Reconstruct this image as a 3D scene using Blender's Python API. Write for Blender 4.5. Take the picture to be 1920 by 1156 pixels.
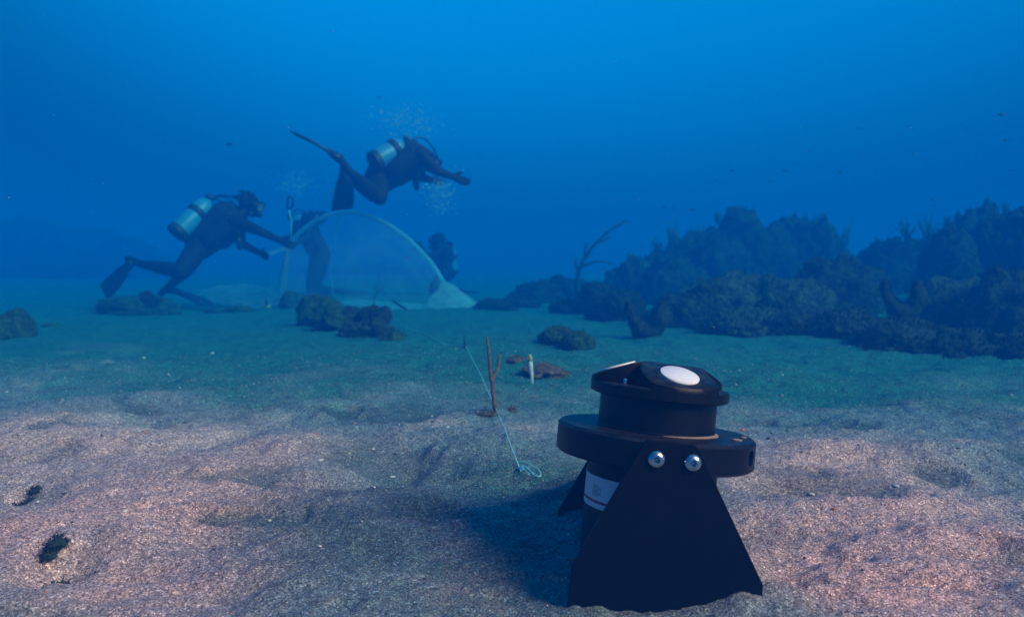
import bpy, bmesh, math, random
import numpy as np
from mathutils import Vector, Matrix, Euler
random.seed(7); RNG = np.random.default_rng(11)
SC = bpy.context.scene
for o in list(bpy.data.objects): bpy.data.objects.remove(o, do_unlink=True)

# ------------------------------------------------------------------ camera, world, sun, exposure
CAM_H, HOR, FPX = 0.45, 490.0, 1500.0            # metres above the sand, horizon row and focal length in photo pixels
cam_data = bpy.data.cameras.new('camera'); cam = bpy.data.objects.new('camera', cam_data)
SC.collection.objects.link(cam); SC.camera = cam
cam_data.sensor_width = 36.0; cam_data.lens = FPX/1920*36.0
PITCH = math.atan((578-HOR)/FPX)
cam.location = (0, 0, CAM_H); cam.rotation_euler = (math.pi/2-PITCH, 0, 0)
cam_data.clip_start = 0.02; cam_data.clip_end = 500
cam_data.dof.use_dof = True; cam_data.dof.focus_distance = 1.35; cam_data.dof.aperture_fstop = 5.0

SUN_ELEV, SUN_AZ = math.radians(34), math.atan2(0.80, -0.60)   # azimuth measured from +Y towards +X: low light from the right and behind the camera
world = bpy.data.worlds.new('World'); SC.world = world; world.use_nodes = True
wt = world.node_tree; wt.nodes.clear()
def wn(t): return wt.nodes.new(t)
sky = wn('ShaderNodeTexSky'); sky.sky_type = 'NISHITA'; sky.sun_disc = False
sky.sun_elevation = SUN_ELEV; sky.sun_rotation = SUN_AZ
tint = wn('ShaderNodeMix'); tint.data_type = 'RGBA'; tint.blend_type = 'MULTIPLY'; tint.inputs[0].default_value = 1
WATER_TINT = (0.0004, 0.080, 0.335, 1); OVERHEAD_TINT = (0.004, 0.94, 1.30, 1)               # daylight after the metres of sea above the scene
# seen level the sea is bluer, overhead (through less water) paler and greener
wtc = wn('ShaderNodeTexCoord'); wsep = wn('ShaderNodeSeparateXYZ'); wt.links.new(wtc.outputs['Generated'], wsep.inputs[0])
wup = wn('ShaderNodeMix'); wup.data_type = 'RGBA'; wup.clamp_factor = True
wup.inputs['A'].default_value = WATER_TINT; wup.inputs['B'].default_value = OVERHEAD_TINT
wt.links.new(wsep.outputs['Z'], wup.inputs[0]); wt.links.new(wup.outputs['Result'], tint.inputs['B'])
wt.links.new(sky.outputs[0], tint.inputs['A'])
bg = wn('ShaderNodeBackground'); bg.inputs[1].default_value = 0.075
out = wn('ShaderNodeOutputWorld')
# the light from the surface is strongest ahead and to the right, and falls off smoothly all round
wdot = wn('ShaderNodeVectorMath'); wdot.operation = 'DOT_PRODUCT'
wdot.inputs[1].default_value = Vector((math.sin(math.radians(8)), math.cos(math.radians(8)), 1.20)).normalized()
wmr = wn('ShaderNodeMapRange'); wmr.inputs[1].default_value = .58; wmr.inputs[2].default_value = .86; wmr.inputs[3].default_value = .25; wmr.inputs[4].default_value = 1.04
wmr.interpolation_type = 'SMOOTHSTEP'
wml = wn('ShaderNodeMath'); wml.operation = 'MULTIPLY'; wml.inputs[1].default_value = 0.075
wt.links.new(wtc.outputs['Generated'], wdot.inputs[0]); wt.links.new(wdot.outputs['Value'], wmr.inputs[0]); wt.links.new(wmr.outputs[0], wml.inputs[0]); wt.links.new(wml.outputs[0], bg.inputs[1])
wt.links.new(tint.outputs['Result'], bg.inputs[0]); wt.links.new(bg.outputs[0], out.inputs[0])

sd = bpy.data.lights.new('sun', 'SUN'); sun = bpy.data.objects.new('sun', sd); SC.collection.objects.link(sun)
sd.energy = 5.0; sd.angle = math.radians(27); sd.color = (1.0, 0.15, 0.115)
sdir = Vector((math.sin(SUN_AZ)*math.cos(SUN_ELEV), math.cos(SUN_AZ)*math.cos(SUN_ELEV), math.sin(SUN_ELEV)))
sun.rotation_euler = sdir.to_track_quat('Z', 'Y').to_euler(); sun.location = (3, -3, 6)

SC.view_settings.view_transform = 'Standard'; SC.view_settings.look = 'None'
SC.view_settings.gamma = 1; SC.view_settings.use_curve_mapping = False
SC.view_settings.exposure = 2.15
SC.render.engine = 'CYCLES'
SC.cycles.use_denoising = True
SC.cycles.volume_bounces = 2; SC.cycles.max_bounces = 8; SC.cycles.transparent_max_bounces = 24
SC.cycles.caustics_reflective = False; SC.cycles.caustics_refractive = False
HAZE_DENSITY = 0.42
HAZE_SCATTER = (0.0, 0.051, 0.195, 1)
HAZE_ABSORB = (0.01, 0.78, 0.935, 1)

# ------------------------------------------------------------------ noise
def _hash(ix, iy, iz, s):
    h = (ix*374761393 + iy*668265263 + iz*2147483647 + s*1274126177) & 0xFFFFFFFF
    h = ((h ^ (h >> 13))*1274126177) & 0xFFFFFFFF
    h = ((h ^ (h >> 16))*2246822519) & 0xFFFFFFFF
    return ((h ^ (h >> 15)) & 0xFFFFFF)/float(0xFFFFFF)
def vn(p, s=0):
    """value noise in 0..1 at an (n,3) array"""
    p = np.asarray(p, float); f = np.floor(p); i = f.astype(np.int64); t = p-f; t = t*t*t*(t*(t*6-15)+10)
    r = 0
    for dx in (0, 1):
        wx = t[:, 0] if dx else 1-t[:, 0]
        for dy in (0, 1):
            wy = t[:, 1] if dy else 1-t[:, 1]
            for dz in (0, 1):
                wz = t[:, 2] if dz else 1-t[:, 2]
                r = r + wx*wy*wz*_hash(i[:, 0]+dx, i[:, 1]+dy, i[:, 2]+dz, s)
    return r
def vn2(x, y, s=0):
    fx, fy = np.floor(x), np.floor(y); ix, iy = fx.astype(np.int64), fy.astype(np.int64)
    tx, ty = x-fx, y-fy; tx = tx*tx*(3-2*tx); ty = ty*ty*(3-2*ty)
    a = _hash(ix, iy, 0*ix, s); b = _hash(ix+1, iy, 0*ix, s); c = _hash(ix, iy+1, 0*ix, s); d = _hash(ix+1, iy+1, 0*ix, s)
    return (a*(1-tx)+b*tx)*(1-ty)+(c*(1-tx)+d*tx)*ty
def rot2(x, y, a): return x*math.cos(a)-y*math.sin(a), x*math.sin(a)+y*math.cos(a)
def fbm2(x, y, octaves, s=0):
    r = 0; w = 1; t = 0
    for k in range(octaves):
        xx, yy = rot2(x, y, 0.7*k+0.3)
        r = r+w*(vn2(xx+17.3*k, yy-9.1*k, s+k)-0.5); t += w; w *= 0.5; x = x*2.03; y = y*2.03
    return r/t*2
def fbm3(p, octaves, s=0, ridge=False):
    r = 0; w = 1; t = 0; p = np.asarray(p, float)
    for k in range(octaves):
        v = vn(p+k*7.7, s+k)
        v = 1-abs(2*v-1) if ridge else v
        r = r+w*(v-0.5); t += w; w *= 0.5; p = p*2.07
    return r/t*2

# ------------------------------------------------------------------ placing: a photo pixel and a distance give a world point
cp, sp_ = math.cos(PITCH), math.sin(PITCH)
def P(px, py, Y):
    a = (px-960)/FPX; b = (578-py)/FPX
    d = Vector((a, cp+b*sp_, -sp_+b*cp)); return Vector((0, 0, CAM_H))+d*(Y/d.y)
def G0(px, py):
    a = (px-960)/FPX; b = (578-py)/FPX
    d = Vector((a, cp+b*sp_, -sp_+b*cp)); t = CAM_H/(-d.z); return d.x*t, d.y*t

# pits (-) and mounds (+): photo pixel, height, radius across, radius along view
RELIEF = [(240, 800, -.030, .09, .13), (430, 822, -.026, .06, .10), (755, 868, -.040, .10, .11), (800, 885, -.02, .12, .08),
          (200, 750, -.018, .05, .06), (45, 918, -.022, .035, .035), (108, 1058, -.024, .04, .06), (280, 1062, -.012, .06, .04),
          (640, 905, -.02, .12, .06), (330, 905, .016, .16, .16), (120, 820, .030, .25, .22), (140, 765, .012, .3, .1),
          (560, 845, .016, .16, .10), (840, 790, .022, .16, .16), (650, 770, .016, .22, .12), (930, 830, .015, .12, .1),
          (500, 990, -.014, .14, .08), (620, 1000, .016, .14, .08), (880, 1000, .012, .2, .10), (210, 1010, .016, .1, .06),
          (60, 990, .014, .10, .06), (400, 1110, -.012, .07, .04), (200, 1118, -.010, .05, .03),
          (1560, 850, .020, .12, .10), (1500, 905, -.014, .10, .06), (1700, 800, -.018, .2, .1), (1560, 1030, -.020, .08, .05),
          (1640, 960, .018, .14, .07), (1470, 1050, -.016, .05, .08), (1720, 1085, -.014, .10, .03), (1820, 900, -.016, .14, .05),
          (1850, 1010, .016, .12, .07), (1500, 1120, .012, .12, .03), (1780, 850, .018, .15, .08), (1620, 800, .02, .2, .12),
          (1130, 950, .040, .12, .16), (1250, 1040, .012, .16, .08), (1020, 695, .022, .10, .12), (930, 775, .010, .05, .06),
          (300, 745, .012, .2, .08), (470, 735, .014, .3, .12), (30, 700, .02, .4, .2), (200, 690, .018, .5, .12), (1400, 1146, .010, .07, .03), (1100, 1150, .009, .06, .03)]
GR = [(G0(a, b), c, d, e) for a, b, c, d, e in RELIEF]
def ground(x, y):
    x = np.atleast_1d(np.asarray(x, float)); y = np.atleast_1d(np.asarray(y, float))
    r = np.hypot(x, y)
    h = 0.022*fbm2(x/0.55, y/0.55, 3, 5)*np.clip(r/2.0, .45, 1.6) + 0.10*fbm2(x/6+3, y/6, 2, 9)*np.clip((r-6)/10, 0, 1)
    w = 0.5+0.5*vn2(x/0.4, y/0.4, 77)
    h = h + 0.0200*fbm2(x/0.15, y/0.09, 4, 21)*w + 0.0058*fbm2(x/0.026, y/0.020, 3, 31)
    xr, yr = rot2(x, y, 0.25)
    warp = 0.10*fbm2(x/0.4, y/0.4, 2, 55)
    h = h + 0.006*np.sin((yr+warp)*2*math.pi/0.17)*np.clip((r-1.8)/1.5, 0, 1)*np.clip(1-(r-6)/6, 0, 1)*vn2(x/0.5, y/0.7, 56)
    for (gx, gy), a, rx, ry in GR:
        jx = 0.35*rx*fbm2(x/0.08, y/0.08, 2, 91)
        h = h + 1.6*a*np.exp(-(((x+jx-gx)/rx)**2+((y+jx-gy)/ry)**2))
    h = h - .017*hollows(x, y)*np.clip((7-r)/3, 0, 1)
    # the sand banks up a little towards the reef on the right
    bank = np.clip((x-1.0-0.15*(y-4))/2.5, 0, 1)*np.clip((y-3.2)/2, 0, 1)
    return h+0.12*bank
def hollows(x, y):
    """0..1: small ragged hollows in the relief, their shade painted into the sand colour"""
    x = np.atleast_1d(np.asarray(x, float)); y = np.atleast_1d(np.asarray(y, float))
    wx = x+.035*fbm2(x/.05, y/.05, 3, 301); wy = y+.035*fbm2(x/.05+9, y/.05, 3, 303)
    a = np.clip((vn2(wx/.13, wy/.10, 311)-.66)/.25, 0, 1); b = np.clip((vn2(wx/.34+4, wy/.26, 313)-.62)/.25, 0, 1)
    return np.clip(a*vn2(x/.5, y/.5, 317)*1.3+b*.8, 0, 1)
def gz(x, y): return float(ground(x, y)[0])
def G(px, py):
    """the sand point seen at a photo pixel"""
    a = (px-960)/FPX; b = (578-py)/FPX
    d = Vector((a, cp+b*sp_, -sp_+b*cp)); x, y = G0(px, py)
    for _ in range(6):
        z = gz(x, y); t = (CAM_H-z)/(-d.z); x, y = d.x*t, d.y*t
    return Vector((x, y, gz(x, y)))

# ------------------------------------------------------------------ object helpers
COL = SC.collection
def tag(o, label=None, cat=None, group=None, kind=None):
    if label: o['label'] = label
    if cat: o['category'] = cat
    if group: o['group'] = group
    if kind: o['kind'] = kind
    return o
def empty(name, loc, label=None, cat=None, group=None, rot=None):
    o = bpy.data.objects.new(name, None); o.empty_display_size = 0.05; COL.objects.link(o); o.location = loc
    if rot is not None: o.rotation_euler = rot
    return tag(o, label, cat, group)
def link(name, me, mat, parent=None, smooth=True, loc=None, rot=None):
    o = bpy.data.objects.new(name, me); COL.objects.link(o)
    if mat is not None and not me.materials: me.materials.append(mat)
    if smooth: me.polygons.foreach_set('use_smooth', [True]*len(me.polygons)); me.update()
    if parent is not None: o.parent = parent
    if loc is not None: o.location = loc
    if rot is not None: o.rotation_euler = rot
    return o
def pymesh(name, v, f):
    me = bpy.data.meshes.new(name); me.from_pydata([tuple(a) for a in v], [], f); me.update(); return me
def npmesh(name, v, f):
    """fast mesh from an (n,3) array and an (m,k) index array"""
    v = np.asarray(v, np.float32); f = np.asarray(f, np.int32); k = f.shape[1]
    me = bpy.data.meshes.new(name); me.vertices.add(len(v)); me.vertices.foreach_set('co', v.ravel())
    me.loops.add(f.size); me.loops.foreach_set('vertex_index', f.ravel())
    me.polygons.add(len(f)); me.polygons.foreach_set('loop_start', np.arange(0, f.size, k, dtype=np.int32))
    me.update(calc_edges=True); me.validate(); return me
class MB:
    """collects shapes, built as ONE mesh object"""
    def __init__(s): s.v = []; s.f = []
    def add(s, v, f):
        n = len(s.v); s.v += [Vector(a) for a in v]; s.f += [tuple(i+n for i in q) for q in f]; return s
    def tube(s, pts, rad, seg=10, cap=True, flat=None):
        pts = [Vector(p) for p in pts]; n = len(pts)
        if not hasattr(rad, '__len__'): rad = [rad]*n
        up = Vector((0.13, 0.21, 0.97)); v = []; f = []
        for i, p in enumerate(pts):
            d = (pts[min(i+1, n-1)]-pts[max(i-1, 0)]).normalized()
            a = d.cross(up)
            if a.length < 1e-3: a = d.cross(Vector((1, 0, 0)))
            a.normalize(); b = d.cross(a); up = a.cross(d)
            for k in range(seg):
                t = 2*math.pi*k/seg; v.append(p+(a*math.cos(t)+b*math.sin(t)*(flat or 1))*rad[i])
        for i in range(n-1):
            for k in range(seg):
                k2 = (k+1) % seg; f.append((i*seg+k, i*seg+k2, (i+1)*seg+k2, (i+1)*seg+k))
        if cap: f.append(tuple(range(seg))[::-1]); f.append(tuple((n-1)*seg+k for k in range(seg)))
        return s.add(v, f)
    def capsule(s, p0, r0, p1, r1, seg=14):
        p0, p1 = Vector(p0), Vector(p1); d = p1-p0
        if d.length < 1e-6: d = Vector((0, 0, 1e-4)); p1 = p0+d
        u = d.normalized(); pts = []; rad = []
        for k in range(5): t = math.pi/2*(1-k/5)*0.995; pts.append(p0-u*r0*math.sin(t)); rad.append(r0*math.cos(t))
        pts.append(p0); rad.append(r0); pts.append(p1); rad.append(r1)
        for k in range(1, 6): t = math.pi/2*(k/5)*0.995; pts.append(p1+u*r1*math.sin(t)); rad.append(r1*math.cos(t))
        return s.tube(pts, rad, seg)
    def lathe(s, prof, seg=48, M=None, a0=0, a1=2*math.pi):
        full = abs(a1-a0-2*math.pi) < 1e-6; n = seg if full else seg+1; v = []; f = []
        for r, z in prof:
            for k in range(n):
                t = a0+(a1-a0)*k/seg; v.append(Vector((r*math.cos(t), r*math.sin(t), z)))
        for i in range(len(prof)-1):
            for k in range(seg):
                k2 = (k+1) % n; f.append((i*n+k, i*n+k2, (i+1)*n+k2, (i+1)*n+k))
        if M is not None: v = [M@a for a in v]
        return s.add(v, f)
    def prism(s, poly, y0, y1):
        """outline in x,z pushed along y"""
        n = len(poly); v = [Vector((x, y0, z)) for x, z in poly]+[Vector((x, y1, z)) for x, z in poly]
        f = [tuple(range(n)), tuple(range(2*n-1, n-1, -1))]+[(i, i+n, (i+1) % n+n, (i+1) % n) for i in range(n)]
        return s.add(v, f)
    def mesh(s, name): return pymesh(name, s.v, s.f)
    def build(s, name, mat, parent=None, smooth=True, loc=None, bevel=0, sharp=None):
        me = s.mesh(name); bm = bmesh.new(); bm.from_mesh(me)
        bmesh.ops.remove_doubles(bm, verts=bm.verts, dist=1e-6); bmesh.ops.recalc_face_normals(bm, faces=bm.faces)
        if bevel:
            ed = [e for e in bm.edges if len(e.link_faces) == 2 and e.calc_face_angle() > 0.5]
            bmesh.ops.bevel(bm, geom=ed, offset=bevel, segments=2, affect='EDGES', profile=0.6)
        if sharp:
            for e in bm.edges:
                if len(e.link_faces) == 2 and e.calc_face_angle() > sharp: e.smooth = False
        bm.to_mesh(me); bm.free(); return link(name, me, mat, parent, smooth, loc)
def ico(sub):
    bm = bmesh.new(); bmesh.ops.create_icosphere(bm, subdivisions=sub, radius=1)
    v = np.array([q.co[:] for q in bm.verts]); f = np.array([[q.index for q in p.verts] for p in bm.faces]); bm.free(); return v, f
ICO = {k: ico(k) for k in (1, 2, 3, 4, 5)}
def solidify(o_me, mods, name):
    """run modifiers on a mesh once and keep the result as plain mesh data"""
    t = bpy.data.objects.new('temp', o_me); COL.objects.link(t)
    for typ, kw in mods:
        m = t.modifiers.new(typ, typ)
        for k, v in kw.items(): setattr(m, k, v)
    bpy.context.view_layer.update(); dg = bpy.context.evaluated_depsgraph_get()
    me = bpy.data.meshes.new_from_object(t.evaluated_get(dg)); me.name = name
    bpy.data.objects.remove(t, do_unlink=True); return me
def body_mesh(name, mb, voxel=0.012, smooth=4):
    return solidify(mb.mesh(name), [('REMESH', dict(mode='VOXEL', voxel_size=voxel)), ('SMOOTH', dict(factor=0.5, iterations=smooth))], name)

# ------------------------------------------------------------------ materials
MATS = {}
def mat(name, color, rough=0.6, metal=0.0, noise=None, bump=None, spec=0.5, second=None, coord='Object'):
    """noise=(scale, amount) varies the colour; second = a second colour patched in; bump=(scale, strength, distance)"""
    m = bpy.data.materials.new(name); m.use_nodes = True; nt = m.node_tree; b = nt.nodes['Principled BSDF']
    b.inputs['Roughness'].default_value = rough; b.inputs['Metallic'].default_value = metal
    b.inputs['Specular IOR Level'].default_value = spec
    b.inputs['Base Color'].default_value = (*color, 1)
    tc = nt.nodes.new('ShaderNodeTexCoord')
    if noise:
        n = nt.nodes.new('ShaderNodeTexNoise'); n.inputs['Scale'].default_value = noise[0]; n.inputs['Detail'].default_value = 6
        n.inputs['Roughness'].default_value = 0.65
        nt.links.new(tc.outputs[coord], n.inputs['Vector'])
        r = nt.nodes.new('ShaderNodeValToRGB'); nt.links.new(n.outputs['Fac'], r.inputs[0])
        c2 = second or tuple(min(1, c*(1+noise[1])) for c in color); c1 = tuple(c*(1-noise[1]) for c in color)
        r.color_ramp.elements[0].position = 0.36; r.color_ramp.elements[0].color = (*c1, 1)
        r.color_ramp.elements[1].position = 0.66; r.color_ramp.elements[1].color = (*c2, 1)
        nt.links.new(r.outputs[0], b.inputs['Base Color'])
    if bump:
        n2 = nt.nodes.new('ShaderNodeTexNoise'); n2.inputs['Scale'].default_value = bump[0]; n2.inputs['Detail'].default_value = 5
        nt.links.new(tc.outputs[coord], n2.inputs['Vector'])
        bp = nt.nodes.new('ShaderNodeBump'); bp.inputs['Strength'].default_value = bump[1]; bp.inputs['Distance'].default_value = bump[2]
        nt.links.new(n2.outputs['Fac'], bp.inputs['Height']); nt.links.new(bp.outputs[0], b.inputs['Normal'])
    MATS[name] = m; return m
plastic = mat('black_plastic', (.004, .0044, .0055), .40, noise=(90, .35), bump=(700, .12, .0006), spec=.18)
def dusty(m, amount):
    nt = m.node_tree; b = nt.nodes['Principled BSDF']; L = nt.links.new
    src = b.inputs['Base Color'].links[0].from_socket
    ge = nt.nodes.new('ShaderNodeNewGeometry'); sp = nt.nodes.new('ShaderNodeSeparateXYZ'); L(ge.outputs['Normal'], sp.inputs[0])
    mr = nt.nodes.new('ShaderNodeMapRange'); mr.inputs[1].default_value = .55; mr.inputs[2].default_value = .98; L(sp.outputs['Z'], mr.inputs[0])
    tc = nt.nodes.new('ShaderNodeTexCoord'); n = nt.nodes.new('ShaderNodeTexNoise'); n.inputs['Scale'].default_value = 55; n.inputs['Detail'].default_value = 9; n.inputs['Roughness'].default_value = .8
    L(tc.outputs['Object'], n.inputs['Vector'])
    r = nt.nodes.new('ShaderNodeMapRange'); r.inputs[1].default_value = .45; r.inputs[2].default_value = .75; r.inputs[4].default_value = amount; L(n.outputs['Fac'], r.inputs[0])
    mu = nt.nodes.new('ShaderNodeMath'); mu.operation = 'MULTIPLY'; L(mr.outputs[0], mu.inputs[0]); L(r.outputs[0], mu.inputs[1])
    mx = nt.nodes.new('ShaderNodeMix'); mx.data_type = 'RGBA'; L(mu.outputs[0], mx.inputs[0]); L(src, mx.inputs['A']); mx.inputs['B'].default_value = (.16, .17, .17, 1); L(mx.outputs['Result'], b.inputs['Base Color'])
dusty(plastic, .35)
plate_m = mat('matt_black_plate', (.0022, .0024, .003), .5, noise=(40, .3), bump=(500, .1, .0005), spec=.10)
housing_m = mat('black_housing', (.004, .0045, .006), .5, spec=.15)
steel = mat('stainless_steel', (.62, .63, .65), .24, 1.0, noise=(60, .1))
dark_hole = mat('hex_recess', (.02, .02, .02), .6)
white_face = mat('white_transducer', (.82, .92, .92), .5, noise=(120, .05))
sticker = mat('white_sticker', (.74, .73, .80), .45, noise=(60, .04))
red_print = mat('red_print', (.55, .02, .03), .5)
grey_print = mat('grey_print', (.38, .42, .48), .5)
wetsuit = mat('wetsuit', (.010, .011, .014), .75, noise=(25, .3), spec=.3)
vest_m = mat('vest_fabric', (.012, .013, .018), .7, noise=(25, .3), bump=(60, .4, .01))
fin_m = mat('fin_rubber', (.012, .013, .016), .45)
skin = mat('skin', (.42, .27, .20), .55)
hair_m = mat('hair', (.02, .015, .012), .6)
tank_m = mat('painted_tank', (.05, .27, .50), .4, noise=(12, .08))
tank_boot_m = mat('tank_boot', (.02, .022, .025), .6)
yellow_m = mat('yellow_rubber', (.55, .45, .06), .5)
mask_m = mat('mask_rubber', (.015, .015, .018), .4)
glass_m = mat('mask_glass', (.25, .3, .33), .08)
stick_m = mat('bare_stick', (.17, .085, .045), .8, noise=(120, .45), bump=(260, .6, .002))
stake_m = mat('dark_stake', (.03, .025, .022), .8, noise=(80, .3))
cord_m = mat('cyan_cord', (.30, .80, .85), .5, noise=(900, .15))
peg_m = mat('white_peg', (.62, .66, .70), .45)
peg_y = mat('yellow_cap', (.50, .42, .10), .5)
moss_m = mat('mossy_rock', (.022, .045, .020), .95, noise=(26, .6), bump=(60, .9, .02), second=(.06, .13, .04))
weed_m = mat('dark_weed', (.012, .035, .028), .9, noise=(60, .5), second=(.025, .065, .05))
sponge_m = mat('dark_sponge', (.010, .020, .018), .9, noise=(30, .5), bump=(90, .9, .012), second=(.020, .045, .032))
turf_m = mat('turf_algae', (.03, .085, .026), .9, noise=(18, .5), second=(.07, .16, .045))
reef_m = mat('reef_coral', (.010, .020, .018), .95, noise=(7, .5), bump=(26, 1.0, .05), second=(.032, .060, .042))
reef2_m = mat('reef_coral_pale', (.020, .036, .026), .95, noise=(9, .5), bump=(30, 1.0, .04), second=(.06, .10, .06))
plume_m = mat('sea_plume', (.09, .15, .06), .9)
rod_m = mat('sea_rod', (.025, .045, .03), .9)
red_algae = mat('red_algae', (.17, .11, .065), .95, noise=(60, .5))
fish_m = mat('fish_scale', (.02, .022, .03), .4)
shell_m = mat('shell', (.72, .66, .60), .45, noise=(140, .15))
pink_m = mat('pink_fragment', (.55, .18, .12), .6, noise=(140, .3))
speck_m = mat('speck', (.20, .34, .40), .8)
dust_m = mat('settled_sand', (.30, .23, .20), .95, noise=(400, .4))

def net_material(name, alpha, color=(.62, .70, .74), fold=9.0):
    m = bpy.data.materials.new(name); m.use_nodes = True; nt = m.node_tree; nt.nodes.clear()
    o = nt.nodes.new('ShaderNodeOutputMaterial'); mx = nt.nodes.new('ShaderNodeMixShader'); tr = nt.nodes.new('ShaderNodeBsdfTransparent')
    add = nt.nodes.new('ShaderNodeMixShader'); add.inputs[0].default_value = .5
    d = nt.nodes.new('ShaderNodeBsdfDiffuse'); t = nt.nodes.new('ShaderNodeBsdfTranslucent')
    d.inputs[0].default_value = (*color, 1); t.inputs[0].default_value = (*color, 1)
    tc = nt.nodes.new('ShaderNodeTexCoord'); n = nt.nodes.new('ShaderNodeTexNoise'); n.inputs['Scale'].default_value = fold; n.inputs['Detail'].default_value = 3
    mp = nt.nodes.new('ShaderNodeMapping'); mp.inputs['Scale'].default_value = (1, 1, .35)
    mr = nt.nodes.new('ShaderNodeMapRange'); mr.inputs[1].default_value = .3; mr.inputs[2].default_value = .7
    mr.inputs[3].default_value = alpha*.55; mr.inputs[4].default_value = min(1, alpha*1.45)
    L = nt.links.new
    L(tc.outputs['Object'], mp.inputs[0]); L(mp.outputs[0], n.inputs['Vector']); L(n.outputs['Fac'], mr.inputs[0]); L(mr.outputs[0], mx.inputs[0])
    L(d.outputs[0], add.inputs[1]); L(t.outputs[0], add.inputs[2]); L(tr.outputs[0], mx.inputs[1]); L(add.outputs[0], mx.inputs[2]); L(mx.outputs[0], o.inputs[0])
    return m
net_m = net_material('fine_netting', .085, (.55, .72, .88))
net_thick = net_material('gathered_netting', .5, (.55, .72, .85))
sleeve_m = net_material('pole_sleeve', .85, (.34, .72, .90))
bubble_m = bpy.data.materials.new('bubble'); bubble_m.use_nodes = True
def _bub():
    nt = bubble_m.node_tree; nt.nodes.clear(); o = nt.nodes.new('ShaderNodeOutputMaterial'); mx = nt.nodes.new('ShaderNodeMixShader')
    tr = nt.nodes.new('ShaderNodeBsdfTransparent'); g = nt.nodes.new('ShaderNodeBsdfGlossy'); g.inputs['Roughness'].default_value = .6; g.inputs[0].default_value = (.55, .9, 1, 1)
    lw = nt.nodes.new('ShaderNodeLayerWeight'); lw.inputs[0].default_value = .35
    mr = nt.nodes.new('ShaderNodeMapRange'); mr.inputs[3].default_value = .14; mr.inputs[4].default_value = .75
    nt.links.new(lw.outputs['Facing'], mr.inputs[0]); nt.links.new(mr.outputs[0], mx.inputs[0])
    nt.links.new(tr.outputs[0], mx.inputs[1]); nt.links.new(g.outputs[0], mx.inputs[2]); nt.links.new(mx.outputs[0], o.inputs[0])
_bub()

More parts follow.
